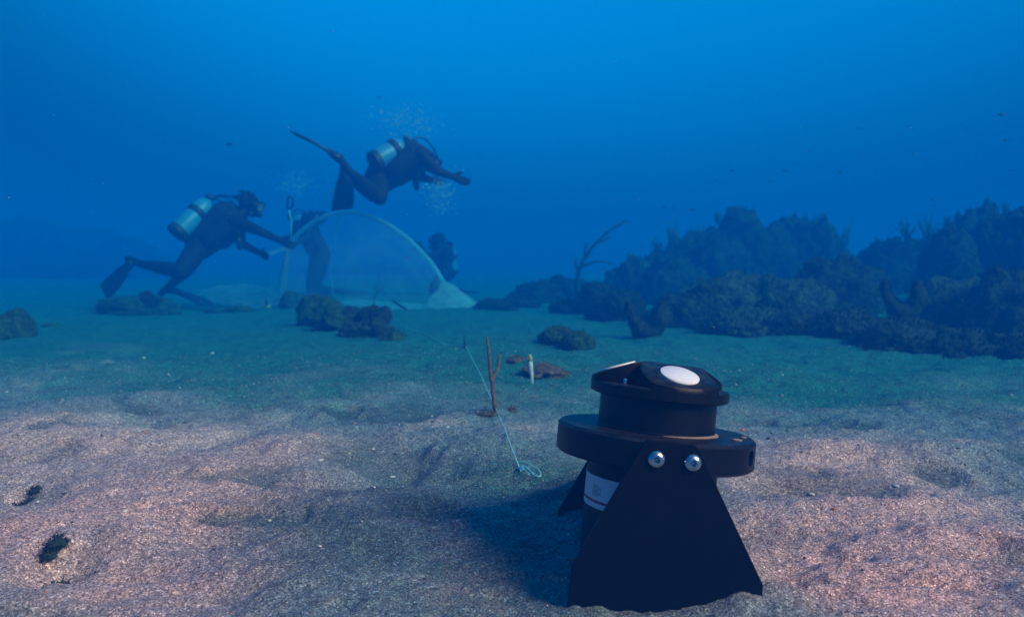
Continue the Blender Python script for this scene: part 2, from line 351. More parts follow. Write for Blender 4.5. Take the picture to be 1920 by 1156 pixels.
def sand_material():
    m = bpy.data.materials.new('sand'); m.use_nodes = True; nt = m.node_tree; b = nt.nodes['Principled BSDF']; L = nt.links.new
    b.inputs['Roughness'].default_value = .9; b.inputs['Specular IOR Level'].default_value = .25
    tc = nt.nodes.new('ShaderNodeTexCoord')
    def noise(scale, detail=4, rough=.6, off=0):
        n = nt.nodes.new('ShaderNodeTexNoise'); n.inputs['Scale'].default_value = scale; n.inputs['Detail'].default_value = detail; n.inputs['Roughness'].default_value = rough
        mp = nt.nodes.new('ShaderNodeMapping'); mp.inputs['Location'].default_value = (off, off*1.7, 0); L(tc.outputs['Object'], mp.inputs[0]); L(mp.outputs[0], n.inputs['Vector']); return n.outputs['Fac']
    def ramp(f, stops):
        r = nt.nodes.new('ShaderNodeValToRGB'); L(f, r.inputs[0]); e = r.color_ramp.elements
        while len(e) < len(stops): e.new(.5)
        for q, (p, c) in zip(e, stops): q.position = p; q.color = (*c, 1) if hasattr(c, '__len__') else (c, c, c, 1)
        return r.outputs[0]
    def mix(f, a, c, mode='MIX'):
        x = nt.nodes.new('ShaderNodeMix'); x.data_type = 'RGBA'; x.blend_type = mode
        if hasattr(f, 'links') or not isinstance(f, (int, float)): L(f, x.inputs[0])
        else: x.inputs[0].default_value = f
        for s, q in ((a, 'A'), (c, 'B')):
            if isinstance(s, tuple): x.inputs[q].default_value = (*s, 1)
            else: L(s, x.inputs[q])
        return x.outputs['Result']
    # pale pinkish coral sand, greyer patches of fine silt
    base = ramp(noise(3.2, 5, .6), [(.34, (.40, .30, .29)), (.50, (.60, .44, .42)), (.66, (.78, .56, .53))])
    silt_shade = ramp(noise(4.2, 6, .65, 3), [(.28, .15), (.50, 1.0)])
    def attr(nm):
        a_ = nt.nodes.new('ShaderNodeAttribute'); a_.attribute_name = nm; return a_.outputs['Fac']
    iv = nt.nodes.new('ShaderNodeMath'); iv.operation = 'MULTIPLY_ADD'; iv.inputs[1].default_value = -.85; iv.inputs[2].default_value = 1; L(attr('pink'), iv.inputs[0])
    si = nt.nodes.new('ShaderNodeMath'); si.operation = 'MULTIPLY'; L(iv.outputs[0], si.inputs[0]); L(silt_shade, si.inputs[1])
    base = mix(si.outputs[0], base, (.21, .29, .315))
    pk = nt.nodes.new('ShaderNodeMath'); pk.operation = 'MULTIPLY'; pk.inputs[1].default_value = .75; L(attr('pink'), pk.inputs[0])
    base = mix(pk.outputs[0], base, (.90, .50, .44))
    base = mix(attr('silt_shade'), base, (.055, .115, .135))  # dark teal: painted shadow beside the instrument and shade in the hollows
    # red lost through the water, painted green into the middle ground, ragged border
    at = nt.nodes.new('ShaderNodeAttribute'); at.attribute_name = 'red_loss_tint'
    red_loss_tint = mix(ramp(noise(9, 5, .7, 9), [(.3, 0.0), (.7, 1.0)]), (.010, .165, .145), (.028, .225, .20))
    base = mix(at.outputs['Fac'], base, red_loss_tint)
    # grains
    vo = nt.nodes.new('ShaderNodeTexVoronoi'); vo.inputs['Scale'].default_value = 520; L(tc.outputs['Object'], vo.inputs['Vector'])
    sep = nt.nodes.new('ShaderNodeSeparateColor'); L(vo.outputs['Color'], sep.inputs[0])
    grain = ramp(sep.outputs[0], [(0, (.14, .15, .17)), (.35, (.60, .62, .66)), (.78, (1.12, 1.12, 1.12)), (.92, (1.4, 1.4, 1.4)), (.975, (2.4, 2.4, 2.4))])
    base = mix(.9, base, grain, 'MULTIPLY')
    g2 = ramp(noise(140, 3, .7, 5), [(.36, .55), (.62, 1.35)])
    base = mix(.8, base, g2, 'MULTIPLY')
    L(base, b.inputs['Base Color'])
    bp = nt.nodes.new('ShaderNodeBump'); bp.inputs['Strength'].default_value = .9; bp.inputs['Distance'].default_value = .0035
    ad = nt.nodes.new('ShaderNodeMath'); ad.operation = 'ADD'; L(noise(260, 4, .7), ad.inputs[0]); L(noise(60, 3, .6, 2), ad.inputs[1])
    L(ad.outputs[0], bp.inputs['Height']); L(bp.outputs[0], b.inputs['Normal'])
    return m
sand_m = sand_material()
grit_m = bpy.data.materials.new('grit'); grit_m.use_nodes = True
def _grit():
    nt = grit_m.node_tree; b = nt.nodes['Principled BSDF']; b.inputs['Roughness'].default_value = .7
    gm = nt.nodes.new('ShaderNodeNewGeometry'); r = nt.nodes.new('ShaderNodeValToRGB'); e = r.color_ramp.elements
    st = [(0, (.06, .05, .05)), (.25, (.16, .13, .12)), (.5, (.34, .27, .25)), (.72, (.50, .45, .42)), (.90, (.82, .80, .78)), (.97, (.60, .22, .14))]
    while len(e) < len(st): e.new(.5)
    for q, (p, c) in zip(e, st): q.position = p; q.color = (*c, 1)
    r.color_ramp.interpolation = 'CONSTANT'
    nt.links.new(gm.outputs['Random Per Island'], r.inputs[0]); nt.links.new(r.outputs[0], b.inputs['Base Color'])
_grit()

# ------------------------------------------------------------------ seabed: one sheet, finest where the camera is close
def seabed():
    a_in = np.linspace(math.radians(-44), math.radians(44), 640)
    a_out = np.linspace(math.radians(44), math.radians(316), 90)[1:-1]
    ang = np.concatenate([a_in, a_out])
    r = [0.05, .15, .3, .45, .6, .75, .85]
    while r[-1] < 4.6: r.append(r[-1]*1.0040)
    while r[-1] < 70: r.append(r[-1]*1.022)
    r = np.array(r); A, R = np.meshgrid(ang, r)
    x, y = (R*np.sin(A)).ravel(), (R*np.cos(A)).ravel(); z = ground(x, y)
    n, k = len(ang), len(r); i = np.arange(k-1)[:, None]*n; j = np.arange(n)[None, :]; j2 = (j+1) % n
    f = np.stack([i+j, i+n+j, i+n+j2, i+j2], -1).reshape(-1, 4)[:, ::-1]
    v = np.stack([x, y, z], 1); c = len(v)
    me = npmesh('seabed', v, f)
    # where the painted loss of red sets in, away from the camera
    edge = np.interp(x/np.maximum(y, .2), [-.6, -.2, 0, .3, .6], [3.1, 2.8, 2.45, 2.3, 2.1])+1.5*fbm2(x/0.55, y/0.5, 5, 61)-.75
    red_loss_tint = np.clip((y-edge)/1.7, 0, 1); red_loss_tint = red_loss_tint*red_loss_tint*(3-2*red_loss_tint)
    pink = 0
    for px_, py_, w_ in ((120, 830, .42), (330, 880, .34), (60, 1010, .22), (420, 960, .2), (300, 1090, .16), (1560, 880, .30), (1680, 960, .26), (1480, 1010, .14), (1800, 1050, .22), (1640, 1100, .16)):
        gx_, gy_ = G0(px_, py_); pink = pink+np.exp(-(((x-gx_)/(w_*.85))**2+((y-gy_)/(w_*.85))**2))
    pink = np.clip(pink*(.8+.8*fbm2(x/.2, y/.2, 4, 81)), 0, 1)
    hol = hollows(x, y)
    cx_, cy_ = G0(870, 965); patch = np.exp(-(((x-cx_)/.40)**2+((y-cy_)/.38)**2)**1.5)*np.clip(1.0+1.2*fbm2(x/.12, y/.12, 3, 71), 0, 1)  # the instrument's soft cast shadow, painted into the sand colour
    red_loss_tint = red_loss_tint*0.96; silt_shade = np.clip(np.maximum(.95*patch, .75*hol), 0, 1)  # painted shadow patch joined with painted shade of the hollows
    for nm, arr in (('pink', pink), ('silt_shade', silt_shade)): me.attributes.new(nm, 'FLOAT', 'POINT').data.foreach_set('value', np.asarray(arr, np.float32))
    at = me.attributes.new('red_loss_tint', 'FLOAT', 'POINT'); at.data.foreach_set('value', red_loss_tint.astype(np.float32))
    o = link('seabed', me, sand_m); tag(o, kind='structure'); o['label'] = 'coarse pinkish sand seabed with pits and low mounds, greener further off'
    return o
seabed()

def grit(n=90000):
    """loose grains and shell crumbs lying on the near sand"""
    r = 0.9*np.exp(RNG.random(n)**1.15*math.log(4.4/0.9)); a = (RNG.random(n)-.5)*math.radians(80)
    x, y = r*np.sin(a), r*np.cos(a); z = ground(x, y)
    s = (0.0006+0.0008*RNG.random(n)**3)*np.clip(r/1.3, .8, 2.2); big = RNG.random(n) < .008; s = np.where(big, s*3.0, s)
    V = np.array([(1, 0, 0), (-.9, .2, .1), (.1, 1, 0), (0, -1, .1), (0, .1, .7), (.1, 0, -.8)], float)
    F = np.array([(0, 2, 4), (2, 1, 4), (1, 3, 4), (3, 0, 4), (2, 0, 5), (1, 2, 5), (3, 1, 5), (0, 3, 5)])
    t = RNG.random(n)*6.28; st = RNG.random((n, 3))*.8+.5
    vv = V[None]*st[:, None, :]*s[:, None, None]
    c, d = np.cos(t)[:, None], np.sin(t)[:, None]
    X = vv[..., 0]*c-vv[..., 1]*d+x[:, None]; Y = vv[..., 0]*d+vv[..., 1]*c+y[:, None]; Z = vv[..., 2]+(z+s*.25)[:, None]
    v = np.stack([X, Y, Z], -1).reshape(-1, 3); f = (F[None]+6*np.arange(n)[:, None, None]).reshape(-1, 3)
    o = link('sand_grit', npmesh('sand_grit', v, f), grit_m, smooth=False)
    tag(o, 'loose coarse grains and shell crumbs scattered over the near sand', 'grit', kind='stuff')
grit()

# ------------------------------------------------------------------ the instrument on its two-plate stand
def instrument():
    AX = Vector(((1232-960)/1500*1.186, 1.186, 0.0))
    s = 1.186/1500                                       # metres per photo pixel at its axis
    root = empty('seabed_current_meter', AX+Vector((0, 0, .0)), 'black cylindrical current meter with white round sensor face, bolted between two black plates', 'instrument')
    zt = CAM_H-(805-HOR)/1500*1.186                      # top of the flange
    R = Matrix.Rotation(math.radians(-4.2), 3, 'X') @ Matrix.Rotation(math.radians(5.6), 3, 'Y')
    # pivot at the flange top centre
    root.rotation_euler = R.to_euler(); root.location = AX+Vector((0, 0, zt))-R@Vector((0, 0, zt))
    B = zt
    fl_t = 54*s; fr = 184*s
    # flange with real counterbored holes in its rim
    fl = MB().lathe([(0, B-fl_t), (fr-.003, B-fl_t), (fr, B-fl_t+.003), (fr, B-.004), (fr-.004, B), (0, B)], 128)
    me = fl.mesh('flange'); bm = bmesh.new(); bm.from_mesh(me); bmesh.ops.remove_doubles(bm, verts=bm.verts, dist=1e-6); bmesh.ops.recalc_face_normals(bm, faces=bm.faces); bm.to_mesh(me); bm.free()
    cut = MB(); holes = [math.radians(a) for a in (-33, 35, 145)]
    for a in holes:
        u = Vector((math.cos(a), math.sin(a), 0)); c = Vector((0, 0, B-fl_t*.47)); cut.tube([c+u*(fr-.016), c+u*(fr+.02)], .0115, 28)
    cme = cut.mesh('cut'); bm = bmesh.new(); bm.from_mesh(cme); bmesh.ops.recalc_face_normals(bm, faces=bm.faces); bm.to_mesh(cme); bm.free()
    co = bpy.data.objects.new('cut', cme); COL.objects.link(co)
    me2 = solidify(me, [('BOOLEAN', dict(object=co, operation='DIFFERENCE', solver='EXACT'))], 'flange'); bpy.data.objects.remove(co, do_unlink=True)
    bm = bmesh.new(); bm.from_mesh(me2)
    for e in bm.edges:
        if len(e.link_faces) == 2 and e.calc_face_angle() > .45: e.smooth = False
    bm.to_mesh(me2); bm.free(); me2.materials.clear()
    flo = link('flange', me2, plastic, root)
    for a in holes:
        u = Vector((math.cos(a), math.sin(a), 0)); c = Vector((0, 0, B-fl_t*.47))
        MB().tube([c+u*(fr-.0165), c+u*(fr-.0105), c+u*(fr-.0095)], [.0052, .0052, .003], 16).build('rim_screw', steel, flo, sharp=.6)
    nr = 109*s
    MB().lathe([(0, B-.001), (nr+.001, B-.001), (nr+.001, B+.002), (nr, B+.003), (nr, B+58*s), (0, B+58*s)], 96).build('neck', plastic, root, sharp=.5)
    # lower housing
    hr = 121*s
    hz0 = B-240*s
    ho = MB().lathe([(0, hz0), (hr-.004, hz0), (hr, hz0+.004), (hr, B-fl_t-.0005), (0, B-fl_t-.0005)], 96).build('housing', housing_m, root, sharp=.5)
    lz1, lz0 = B-91*s, B-148*s; a0, a1 = math.radians(150), math.radians(258)
    rr = hr+.0007
    lab = MB().lathe([(rr-.0006, lz0), (rr, lz0), (rr, lz1), (rr-.0006, lz1)], 48, a0=a0, a1=a1).build('label_sticker', sticker, root, sharp=.5)
    MB().lathe([(rr+.0003, lz0+.0075), (rr+.0003, lz0+.0115)], 48, a0=a0, a1=a1).build('red_stripe', red_print, lab)
    for k in range(7):
        z = lz1-.013-.0024*k
        MB().lathe([(rr+.0003, z-.0008), (rr+.0003, z+.0008)], 10, a0=math.radians(202), a1=math.radians(202+(13 if k % 3 else 9))).build('print_line', grey_print, lab)
    # sensor head: ring, and four lobes with sloping tops
    hz = B+58*s; ring_t = 24*s; ro = 130*s
    MB().lathe([(0, hz), (ro-.010, hz), (ro-.001, hz+.004), (ro-.0005, hz+ring_t-.002), (ro-.003, hz+ring_t), (0, hz+ring_t)], 96).build('head_ring', plastic, root, sharp=.6)
    th = math.radians(20.5); plateau = 38*s; HT = hz+ring_t+42*s
    hb = MB(); prot = math.radians(13)
    hb.lathe([(0, hz+ring_t-.002), (plateau+.012, hz+ring_t-.002), (plateau+.004, HT-.006), (plateau-.003, HT-.0015), (0, HT)], 48)
    discs = []
    lobes = []
    for q in range(3):
        a = -math.pi/2+q*math.pi*2/3+prot; u = Vector((math.cos(a), math.sin(a), 0)); w = Vector((-u.y, u.x, 0))
        r0, r1 = plateau*.55, ro-.001
        z1 = HT-(r1-plateau)*math.tan(th)
        prof = []; n = 20; wid0, wid1 = 58*s, 66*s
        top = []; bot = []
        outl = [(10*s, 16*s), (30*s, 48*s), (46*s, 62*s), (62*s, 67*s), (84*s, 68*s), (100*s, 67*s)]
        outl += [((ro-.0006)*math.cos(t), (ro-.0006)*math.sin(t)) for t in [math.radians(30-5*k) for k in range(13)]]
        outl += [(r_, -y_) for r_, y_ in outl[5::-1]]
        inset = .0028
        def zt_(r): return HT-max(0, r-plateau)*math.tan(th)
        v = []; m = len(outl)
        for r, y in outl: v.append(u*r+w*y+Vector((0, 0, hz+ring_t-.003)))
        for r, y in outl: v.append(u*r+w*y+Vector((0, 0, zt_(r)-inset)))
        for r, y in outl: v.append(u*(r-inset*(1 if r > r0+.01 else 0))+w*y*(1-inset/wid1)+Vector((0, 0, zt_(r-inset)-.0004)))
        v.append(u*((r0+r1)/2)+Vector((0, 0, zt_((r0+r1)/2)))); c = 3*m
        v.append(u*plateau+w*wid1*.9+Vector((0, 0, HT-.0004))); v.append(u*plateau-w*wid1*.9+Vector((0, 0, HT-.0004)))
        f = []
        for lv in (0, 1):
            for k in range(m-1): f.append((lv*m+k, lv*m+k+1, (lv+1)*m+k+1, (lv+1)*m+k))
            f.append((lv*m+m-1, lv*m, (lv+1)*m, (lv+1)*m+m-1))
        # top: fan over the outline
        for k in range(m-1): f.append((2*m+k, 2*m+k+1, c))
        f.append((3*m-1, 2*m, c))
        lb = MB().add(v[:c+1], f); lobes.append(lb.build('head_lobe', plastic, root, bevel=0, sharp=.7))
        # sensor face flush in the sloping top
        rc = plateau+45*s; rad = 35.5*s
        ctr = u*rc+Vector((0, 0, zt_(rc))); nrm = (u*math.sin(th)+Vector((0, 0, math.cos(th)))).normalized()
        M = Matrix.Translation(ctr+nrm*.0016) @ nrm.to_track_quat('Z', 'Y').to_matrix().to_4x4()
        MB().lathe([(0, .0007), (rad-.0006, .0007), (rad, .0001), (rad, -.004)], 56, M=M).build('sensor_face', white_face, lobes[-1], sharp=.8)
    hb.build('head_core', plastic, root, sharp=.6)
    for q in range(3):
        a = -math.pi/2+q*math.pi*2/3+prot+math.pi/3
        u = Vector((math.cos(a), math.sin(a), 0)); c = u*(ro*.80)+Vector((0, 0, hz+ring_t))
        MB().tube([c-Vector((0, 0, .002)), c+Vector((0, 0, .007)), c+Vector((0, 0, .008))], [.0028, .0028, .0018], 12).build('head_screw', steel, root, sharp=.6)
        # outer guard wall closing each recess
    # the two trapezoid stand plates
    ptop = B+.002
    def plate(y_face, sign):
        S = 1.04/1500
        poly = [(-.0375, ptop-.001), (.0245, ptop-.0005), (.0300, ptop-.006), (.1290, .030), (.1290, -.06), (-.1215, -.06), (-.1215, .030), (-.0430, ptop-.006)]
        t = .0095
        o = MB().prism(poly, y_face-t if sign < 0 else y_face, y_face if sign < 0 else y_face+t).build('stand_plate', plate_m, root, smooth=False, bevel=.0009)
        for bx, bz in ((-.0252, ptop-.0240), (.0225, ptop-.0240)):
            yy = y_face-t if sign < 0 else y_face+t
            M = Matrix.Translation((bx, yy, bz)) @ Matrix.Rotation(math.pi/2 if sign < 0 else -math.pi/2, 4, 'X')
            prof = [(.0118, 0), (.0118, .0008), (.0112, .0030), (.0095, .0052), (.0070, .0066), (.0046, .0071), (.0040, .0070), (.0037, .0028), (0, .0028)]
            bo = MB().lathe(prof, 40, M=M).build('bolt', steel, o, sharp=.9)
            hx = MB().lathe([(.0036, .0029), (0, .0027)], 6, M=M).build('hex_socket', dark_hole, o)
        return o
    plate(-fr-.0010, -1); plate(fr+.0010, 1)
    # sand caught against the neck and on the flange
    v = []; f = []; n = 60
    a0, a1 = math.radians(-95), math.radians(20)
    for k in range(n+1):
        a = a0+(a1-a0)*k/n; e = math.sin(math.pi*k/n)**.5
        w_ = (.0035+.0030*float(vn2(np.array([k*.35]), np.array([1.]), 5)[0]))*e; hgt = .0024*e
        for r, z in ((nr+.0008, hgt), (nr+.0008+w_*.4, hgt*.7), (nr+.001+w_, .0002)):
            v.append(Vector((math.cos(a)*r, math.sin(a)*r, B+z)))
    for k in range(n):
        for j in range(2): f.append((k*3+j, (k+1)*3+j, (k+1)*3+j+1, k*3+j+1))
    tag(MB().add(v, f).build('sand_residue', dust_m, root), kind='stuff')
    v0, f0 = ICO[2]
    for (px, sx, sy, sz, az, rr2) in ((0, .008, .005, .0022, -28, .120), (0, .005, .0035, .002, -8, .128), (0, .009, .006, .0022, 38, .125)):
        q = v0*np.array([sx, sy, sz])*(1+.3*fbm3(v0*2, 2, 8)[:, None])
        a = math.radians(az); q = q+np.array([math.cos(a)*rr2, math.sin(a)*rr2, B+.001])
        link('sand_clump', npmesh('sand_clump', q, f0), dust_m, root)
instrument()

# ------------------------------------------------------------------ rocks, corals
def lump(name, c, size, mat_, seed, label=None, cat=None, group=None, rough=.35, freq=1.6, sub=5, parent=None, squash=.6, knob=.0, rz=0.0, sink=.25, boxy=0):
    """a lumpy head: centre c = point on the sand under it; size = half extents (x,y) and height z"""
    v, f = ICO[sub]; d = fbm3(v*freq+seed*3.1, 5, seed)
    k = 0
    if knob:
        kn = fbm3(v*freq*3.2+seed, 2, seed+40, ridge=False); k = knob*np.abs(kn)
    r = 1+rough*d+k
    q = v*r[:, None]
    if boxy:
        zz = np.clip(np.abs(v[:, 2]), 0, .999); fx = np.minimum((1-zz**boxy)**.5/np.sqrt(1-zz**2), 3.0); q[:, :2] *= fx[:, None]
    z = q[:, 2]; z = np.where(z < -sink, -sink+(z+sink)*.15, z); q[:, 2] = z+sink
    q = q*np.array([size[0], size[1], size[2]/(1+sink)])
    cr, sr = math.cos(rz), math.sin(rz); q = np.stack([q[:, 0]*cr-q[:, 1]*sr, q[:, 0]*sr+q[:, 1]*cr, q[:, 2]], 1)
    q[:, 2] -= .02*size[2]
    o = link(name, npmesh(name, q, f), mat_, parent, loc=c)
    if label: tag(o, label, cat, group)
    return o
def tufts(target, n, length, mat_, name='algae_turf', seed=1, up=.5, width=.14, lo=-1e9, wave=.5):
    """many little blades growing out of a mesh's surface, one stuff part"""
    me = target.data; nv = len(me.vertices); co = np.empty(nv*3); me.vertices.foreach_get('co', co); co = co.reshape(-1, 3)
    no = np.empty(nv*3); me.vertices.foreach_get('normal', no); no = no.reshape(-1, 3)
    g = np.random.default_rng(seed); idx = np.nonzero(co[:, 2] > max(lo, co[:, 2].min()+.04*np.ptp(co[:, 2])))[0]; idx = g.choice(idx, n)
    p = co[idx]+(g.random((n, 3))-.5)*.01; d = no[idx]+(g.random((n, 3))-.5)*wave*2; d[:, 2] += up; d /= np.linalg.norm(d, axis=1)[:, None]
    L = length*(.4+g.random(n)*.9); sd_ = np.cross(d, g.random((n, 3))-.5); sd_ /= np.linalg.norm(sd_, axis=1)[:, None]
    w = (L*width)[:, None]*sd_; bend = (g.random((n, 3))-.5)*L[:, None]*.5
    v = np.stack([p-w, p+w, p+d*(L*.55)[:, None]+w*1.1+bend*.3, p+d*(L*.55)[:, None]-w*1.1+bend*.3, p+d*L[:, None]+bend], 1).reshape(-1, 3)
    b = 5*np.arange(n)[:, None]
    f = np.concatenate([b+np.array([[0, 1, 2]]), b+np.array([[0, 2, 3]]), b+np.array([[3, 2, 4]])])
    o = link(name, npmesh(name, v, f), mat_, target, smooth=False); tag(o, kind='stuff'); return o
def gbase(px, py, dz=0): return G(px, py)+Vector((0, 0, dz))

# near rock with the sponge lumps
def near_rock():
    Y = 4.6; m = Y/1500
    root = empty('coral_rock', G(640, 628), 'mossy coral rock crowned with dark sponge lumps, largest on the open sand', 'rock')
    o0 = root.location
    def at(px, py, Y=4.7): return P(px, py, Y)-o0
    def piece(name, px, pyb, w, h, dep, mt, seed, yy=4.7, knob=.15, rough=.4, freq=1.6, sub=5):
        b = P(px, pyb, yy); b.z = min(b.z, gz(b.x, b.y)+.04) if h > 40 else b.z
        mm = yy/1500
        return lump(name, b-o0, (w*mm/2, dep, h*mm), mt, seed, parent=root, knob=knob, rough=rough, freq=freq, sub=sub)
    a = piece('rock', 604, 609, 90, 52, .13, moss_m, 3, 5.6, rough=.55); tufts(a, 5000, .010, turf_m, seed=3)
    b = piece('rock', 638, 620, 92, 38, .12, moss_m, 4, 5.1, rough=.6); tufts(b, 3200, .010, turf_m, seed=4)
    for (px, py, w, h, sd2, yy) in ((662, 604, 44, 30, 11, 5.1), (690, 608, 40, 34, 12, 5.0), (715, 606, 36, 28, 13, 4.9), (700, 624, 48, 30, 14, 4.75), (672, 630, 50, 26, 15, 4.75), (718, 634, 42, 26, 16, 4.65), (656, 586, 18, 14, 17, 5.1), (704, 587, 15, 16, 18, 4.95), (722, 590, 20, 18, 19, 4.9), (684, 592, 18, 18, 20, 5.0)):
        s_ = lump('sponge', P(px, py, yy)-o0, (w*m/2, w*m/2*.9, h*m), sponge_m, sd2, parent=root, rough=.5, freq=1.9, knob=.3, sub=4, sink=.5)
    c = piece('rock', 692, 634, 110, 32, .10, moss_m, 6, 4.75, rough=.6); tufts(c, 2400, .010, turf_m, seed=6)
    d = piece('rock', 736, 641, 44, 16, .05, moss_m, 7, 4.45, rough=.6, sub=4); tufts(d, 300, .016, turf_m, seed=8)
    MB().tube([at(695, 612, 4.5), at(697, 590, 4.5), at(699, 570, 4.5)], [.012, .010, .007], 8).build('sponge_finger', sponge_m, root)
near_rock()
def mound(name, px, py, w, h, dep, mt, seed, label, cat='rock', tuft=0, tl=.02, yy=None, group=None, knob=.1, rough=.35, tm=None, sub=5, name2='algae_turf', freq=1.6):
    b = G(px, py); m = b.y/1500
    b = b+Vector((0, dep*.8, 0)); b.z = gz(b.x, b.y)
    o = lump(name, b, (w*m/2, dep, h*m), mt, seed, label, cat, group, knob=knob, rough=rough, sub=sub, freq=freq)
    if tuft: tufts(o, tuft, tl, tm or turf_m, name2, seed)
    return o
lm = mound('coral_mound', 240, 594, 150, 34, .22, moss_m, 21, 'low dark coral mound with a small finger sponge, left of the kneeling diver\'s fin', 'coral', 4000, .012)
def finger_sponge(name, root, pts_list, mt, rad, seed=0):
    for k, pts in enumerate(pts_list):
        pts = [Vector(p) for p in pts]; n = 7; out = []
        for i in range(n):
            t = i/(n-1)*(len(pts)-1); j = min(int(t), len(pts)-2); out.append(pts[j].lerp(pts[j+1], t-j))
        rr = [rad*(.8+.25*math.sin(i*2.1+k)+.1*i/n) for i in range(n)]; rr[-1] *= .75
        MB().tube(out, rr, 10).build(name, mt, root)
b = P(278, 572, 6.35)
root = empty('finger_sponge', b, 'small dark finger sponge standing on the low mound at left', 'sponge')
F = lambda x, y, d=0: P(x, y, 6.35+d)-b
finger_sponge('finger', root, [[F(278, 574), F(268, 562), F(264, 548)], [F(277, 574), F(273, 560), F(272, 545)], [F(279, 574), F(280, 560), F(281, 546)], [F(281, 574), F(288, 563), F(290, 552)], [F(283, 574), F(294, 566), F(300, 558)], [F(278, 574, .05), F(276, 556, .06), F(277, 544, .06)]], sponge_m, .021)
mound('edge_rock', 4, 634, 62, 50, .14, moss_m, 23, 'mossy green boulder cut by the left picture edge', 'rock', 3500, .010)
mound('low_debris', 92, 616, 36, 7, .05, moss_m, 24, 'thin patch of dark rubble on sand beside the left edge boulder', 'rubble', 200, .012, sub=3)
mound('distant_rock', 545, 580, 52, 32, .16, moss_m, 25, 'dark rock just left of the big coral rock, against the net\'s left foot', 'rock', 900, .014)
mound('weed_patch', 400, 586, 42, 5, .08, moss_m, 26, 'flat dark weed patch on sand, under the kneeling diver', 'weed', 200, .02, sub=3)
mound('weed_patch', 446, 585, 56, 8, .08, moss_m, 27, 'flat dark weed patch on sand between the kneeling diver and the net', 'weed', 200, .02, sub=3)
mound('mossy_lump', 1043, 646, 58, 30, .09, moss_m, 28, 'x', 'rock', 2000, .010)
o = bpy.data.objects['mossy_lump']; o['label'] = 'oblong green mossy rock alone on sand, between stick and vase sponge'
ext = lump('rock_end', P(1082, 655, 4.15)-o.location, (34*4.15/1500, .08, 34*4.15/1500), moss_m, 29, parent=o, knob=.1); tufts(ext, 1600, .010, turf_m, seed=9)
mound('algae_mound', 1022, 712, 76, 20, .09, red_algae, 30, 'low reddish algae covered mound right behind the white peg', 'algae', 3200, .006, tm=red_algae, rough=.5, freq=2.2)
mound('algae_patch', 968, 696, 34, 8, .05, red_algae, 31, 'little flat patch of reddish algae left of the white peg', 'algae', 500, .009, tm=red_algae, sub=3)
mound('algae_patch', 960, 773, 12, 8, .010, red_algae, 32, 'tiny brown tuft at the foot of the forked stick, right side', 'algae', 160, .007, tm=red_algae, sub=3)
mound('algae_patch', 914, 782, 34, 3, .016, red_algae, 33, 'flat brown crumbs around the foot of the forked stick', 'algae', 260, .007, tm=red_algae, sub=3)
def weed(px, py, bits, label, mt):
    b = G(px, py); root = empty('weed_scrap', b, label, 'weed')
    for k, (dx, dy, w, h) in enumerate(bits):
        p = G(px+dx, py+dy); m = p.y/1500
        o = lump('weed_piece', p-b, (w*m/2, w*m*.8, h*m), mt, 60+k+int(px), parent=root, rough=.8, freq=2.6, knob=.5, sub=4)
        tufts(o, 500, .004, mt, 'weed_fringe', 3+k, up=.2, width=.2)
weed(48, 918, [(-14, 0, 30, 5), (10, -2, 26, 9), (20, 3, 14, 5)], 'dark green weed scrap in a sand pit near the left edge', weed_m)
weed(106, 1062, [(-12, -26, 20, 8), (-4, -8, 34, 9), (8, 8, 30, 7), (-6, 18, 24, 6), (24, 2, 16, 5)], 'ragged dark green weed clump in a pit near the bottom left corner', weed_m)

# vase sponges: a U of two thick arms
def vase(px, Y, label, left, right, base, w, seed, pyb):
    b = P(px, pyb, Y); m = Y/1500
    root = empty('vase_sponge', b, label, 'sponge')
    mb = MB(); F = lambda x, y, d=0: P(px+x, pyb+y, Y+d)-b
    mb.capsule(F(-12, -3), 17*m, F(14, -3), 17*m)
    def arm(pts, rr):
        for i in range(len(pts)-1): mb.capsule(F(*pts[i]), rr[i]*m, F(*pts[i+1]), rr[i+1]*m)
    arm([(-12, -8), (-24, -22, .03), (-32, -40, .02), (-34, -54, 0)], [16, 12, 9, 7])
    arm([(-8, -10, .05), (-14, -20, .08), (-22, -30, .08)], [14, 9, 6])
    arm([(16, -8), (26, -22, -.02), (31, -40, 0), (29, -52, 0)], [17, 15, 13, 9])
    arm([(20, -10, .04), (36, -28, .05), (40, -46, .03)], [14, 11, 7])
    me = solidify(mb.mesh('sponge_body'), [('REMESH', dict(mode='VOXEL', voxel_size=.010)), ('SMOOTH', dict(factor=.5, iterations=3))], 'sponge_body')
    nv = len(me.vertices); co = np.empty(nv*3); me.vertices.foreach_get('co', co); co = co.reshape(-1, 3); no = np.empty(nv*3); me.vertices.foreach_get('normal', no); no = no.reshape(-1, 3)
    co += no*(.022*fbm3(co*14, 4, seed))[:, None]; me.vertices.foreach_set('co', co.ravel().astype(np.float32)); me.update(); me.materials.clear()
    o = link('sponge_body', me, sponge_m, root); tufts(o, 700, .012, sponge_m, 'surface_growth', seed, lo=-.03)
vase(1212, 4.75, 'dark U shaped vase sponge standing alone on the sand before the reef', 0, 0, 0, 0, 3, 624)
vase(1692, 4.6, 'dark U shaped vase sponge half lost in front of the right reef', 0, 0, 0, 0, 5, 586)

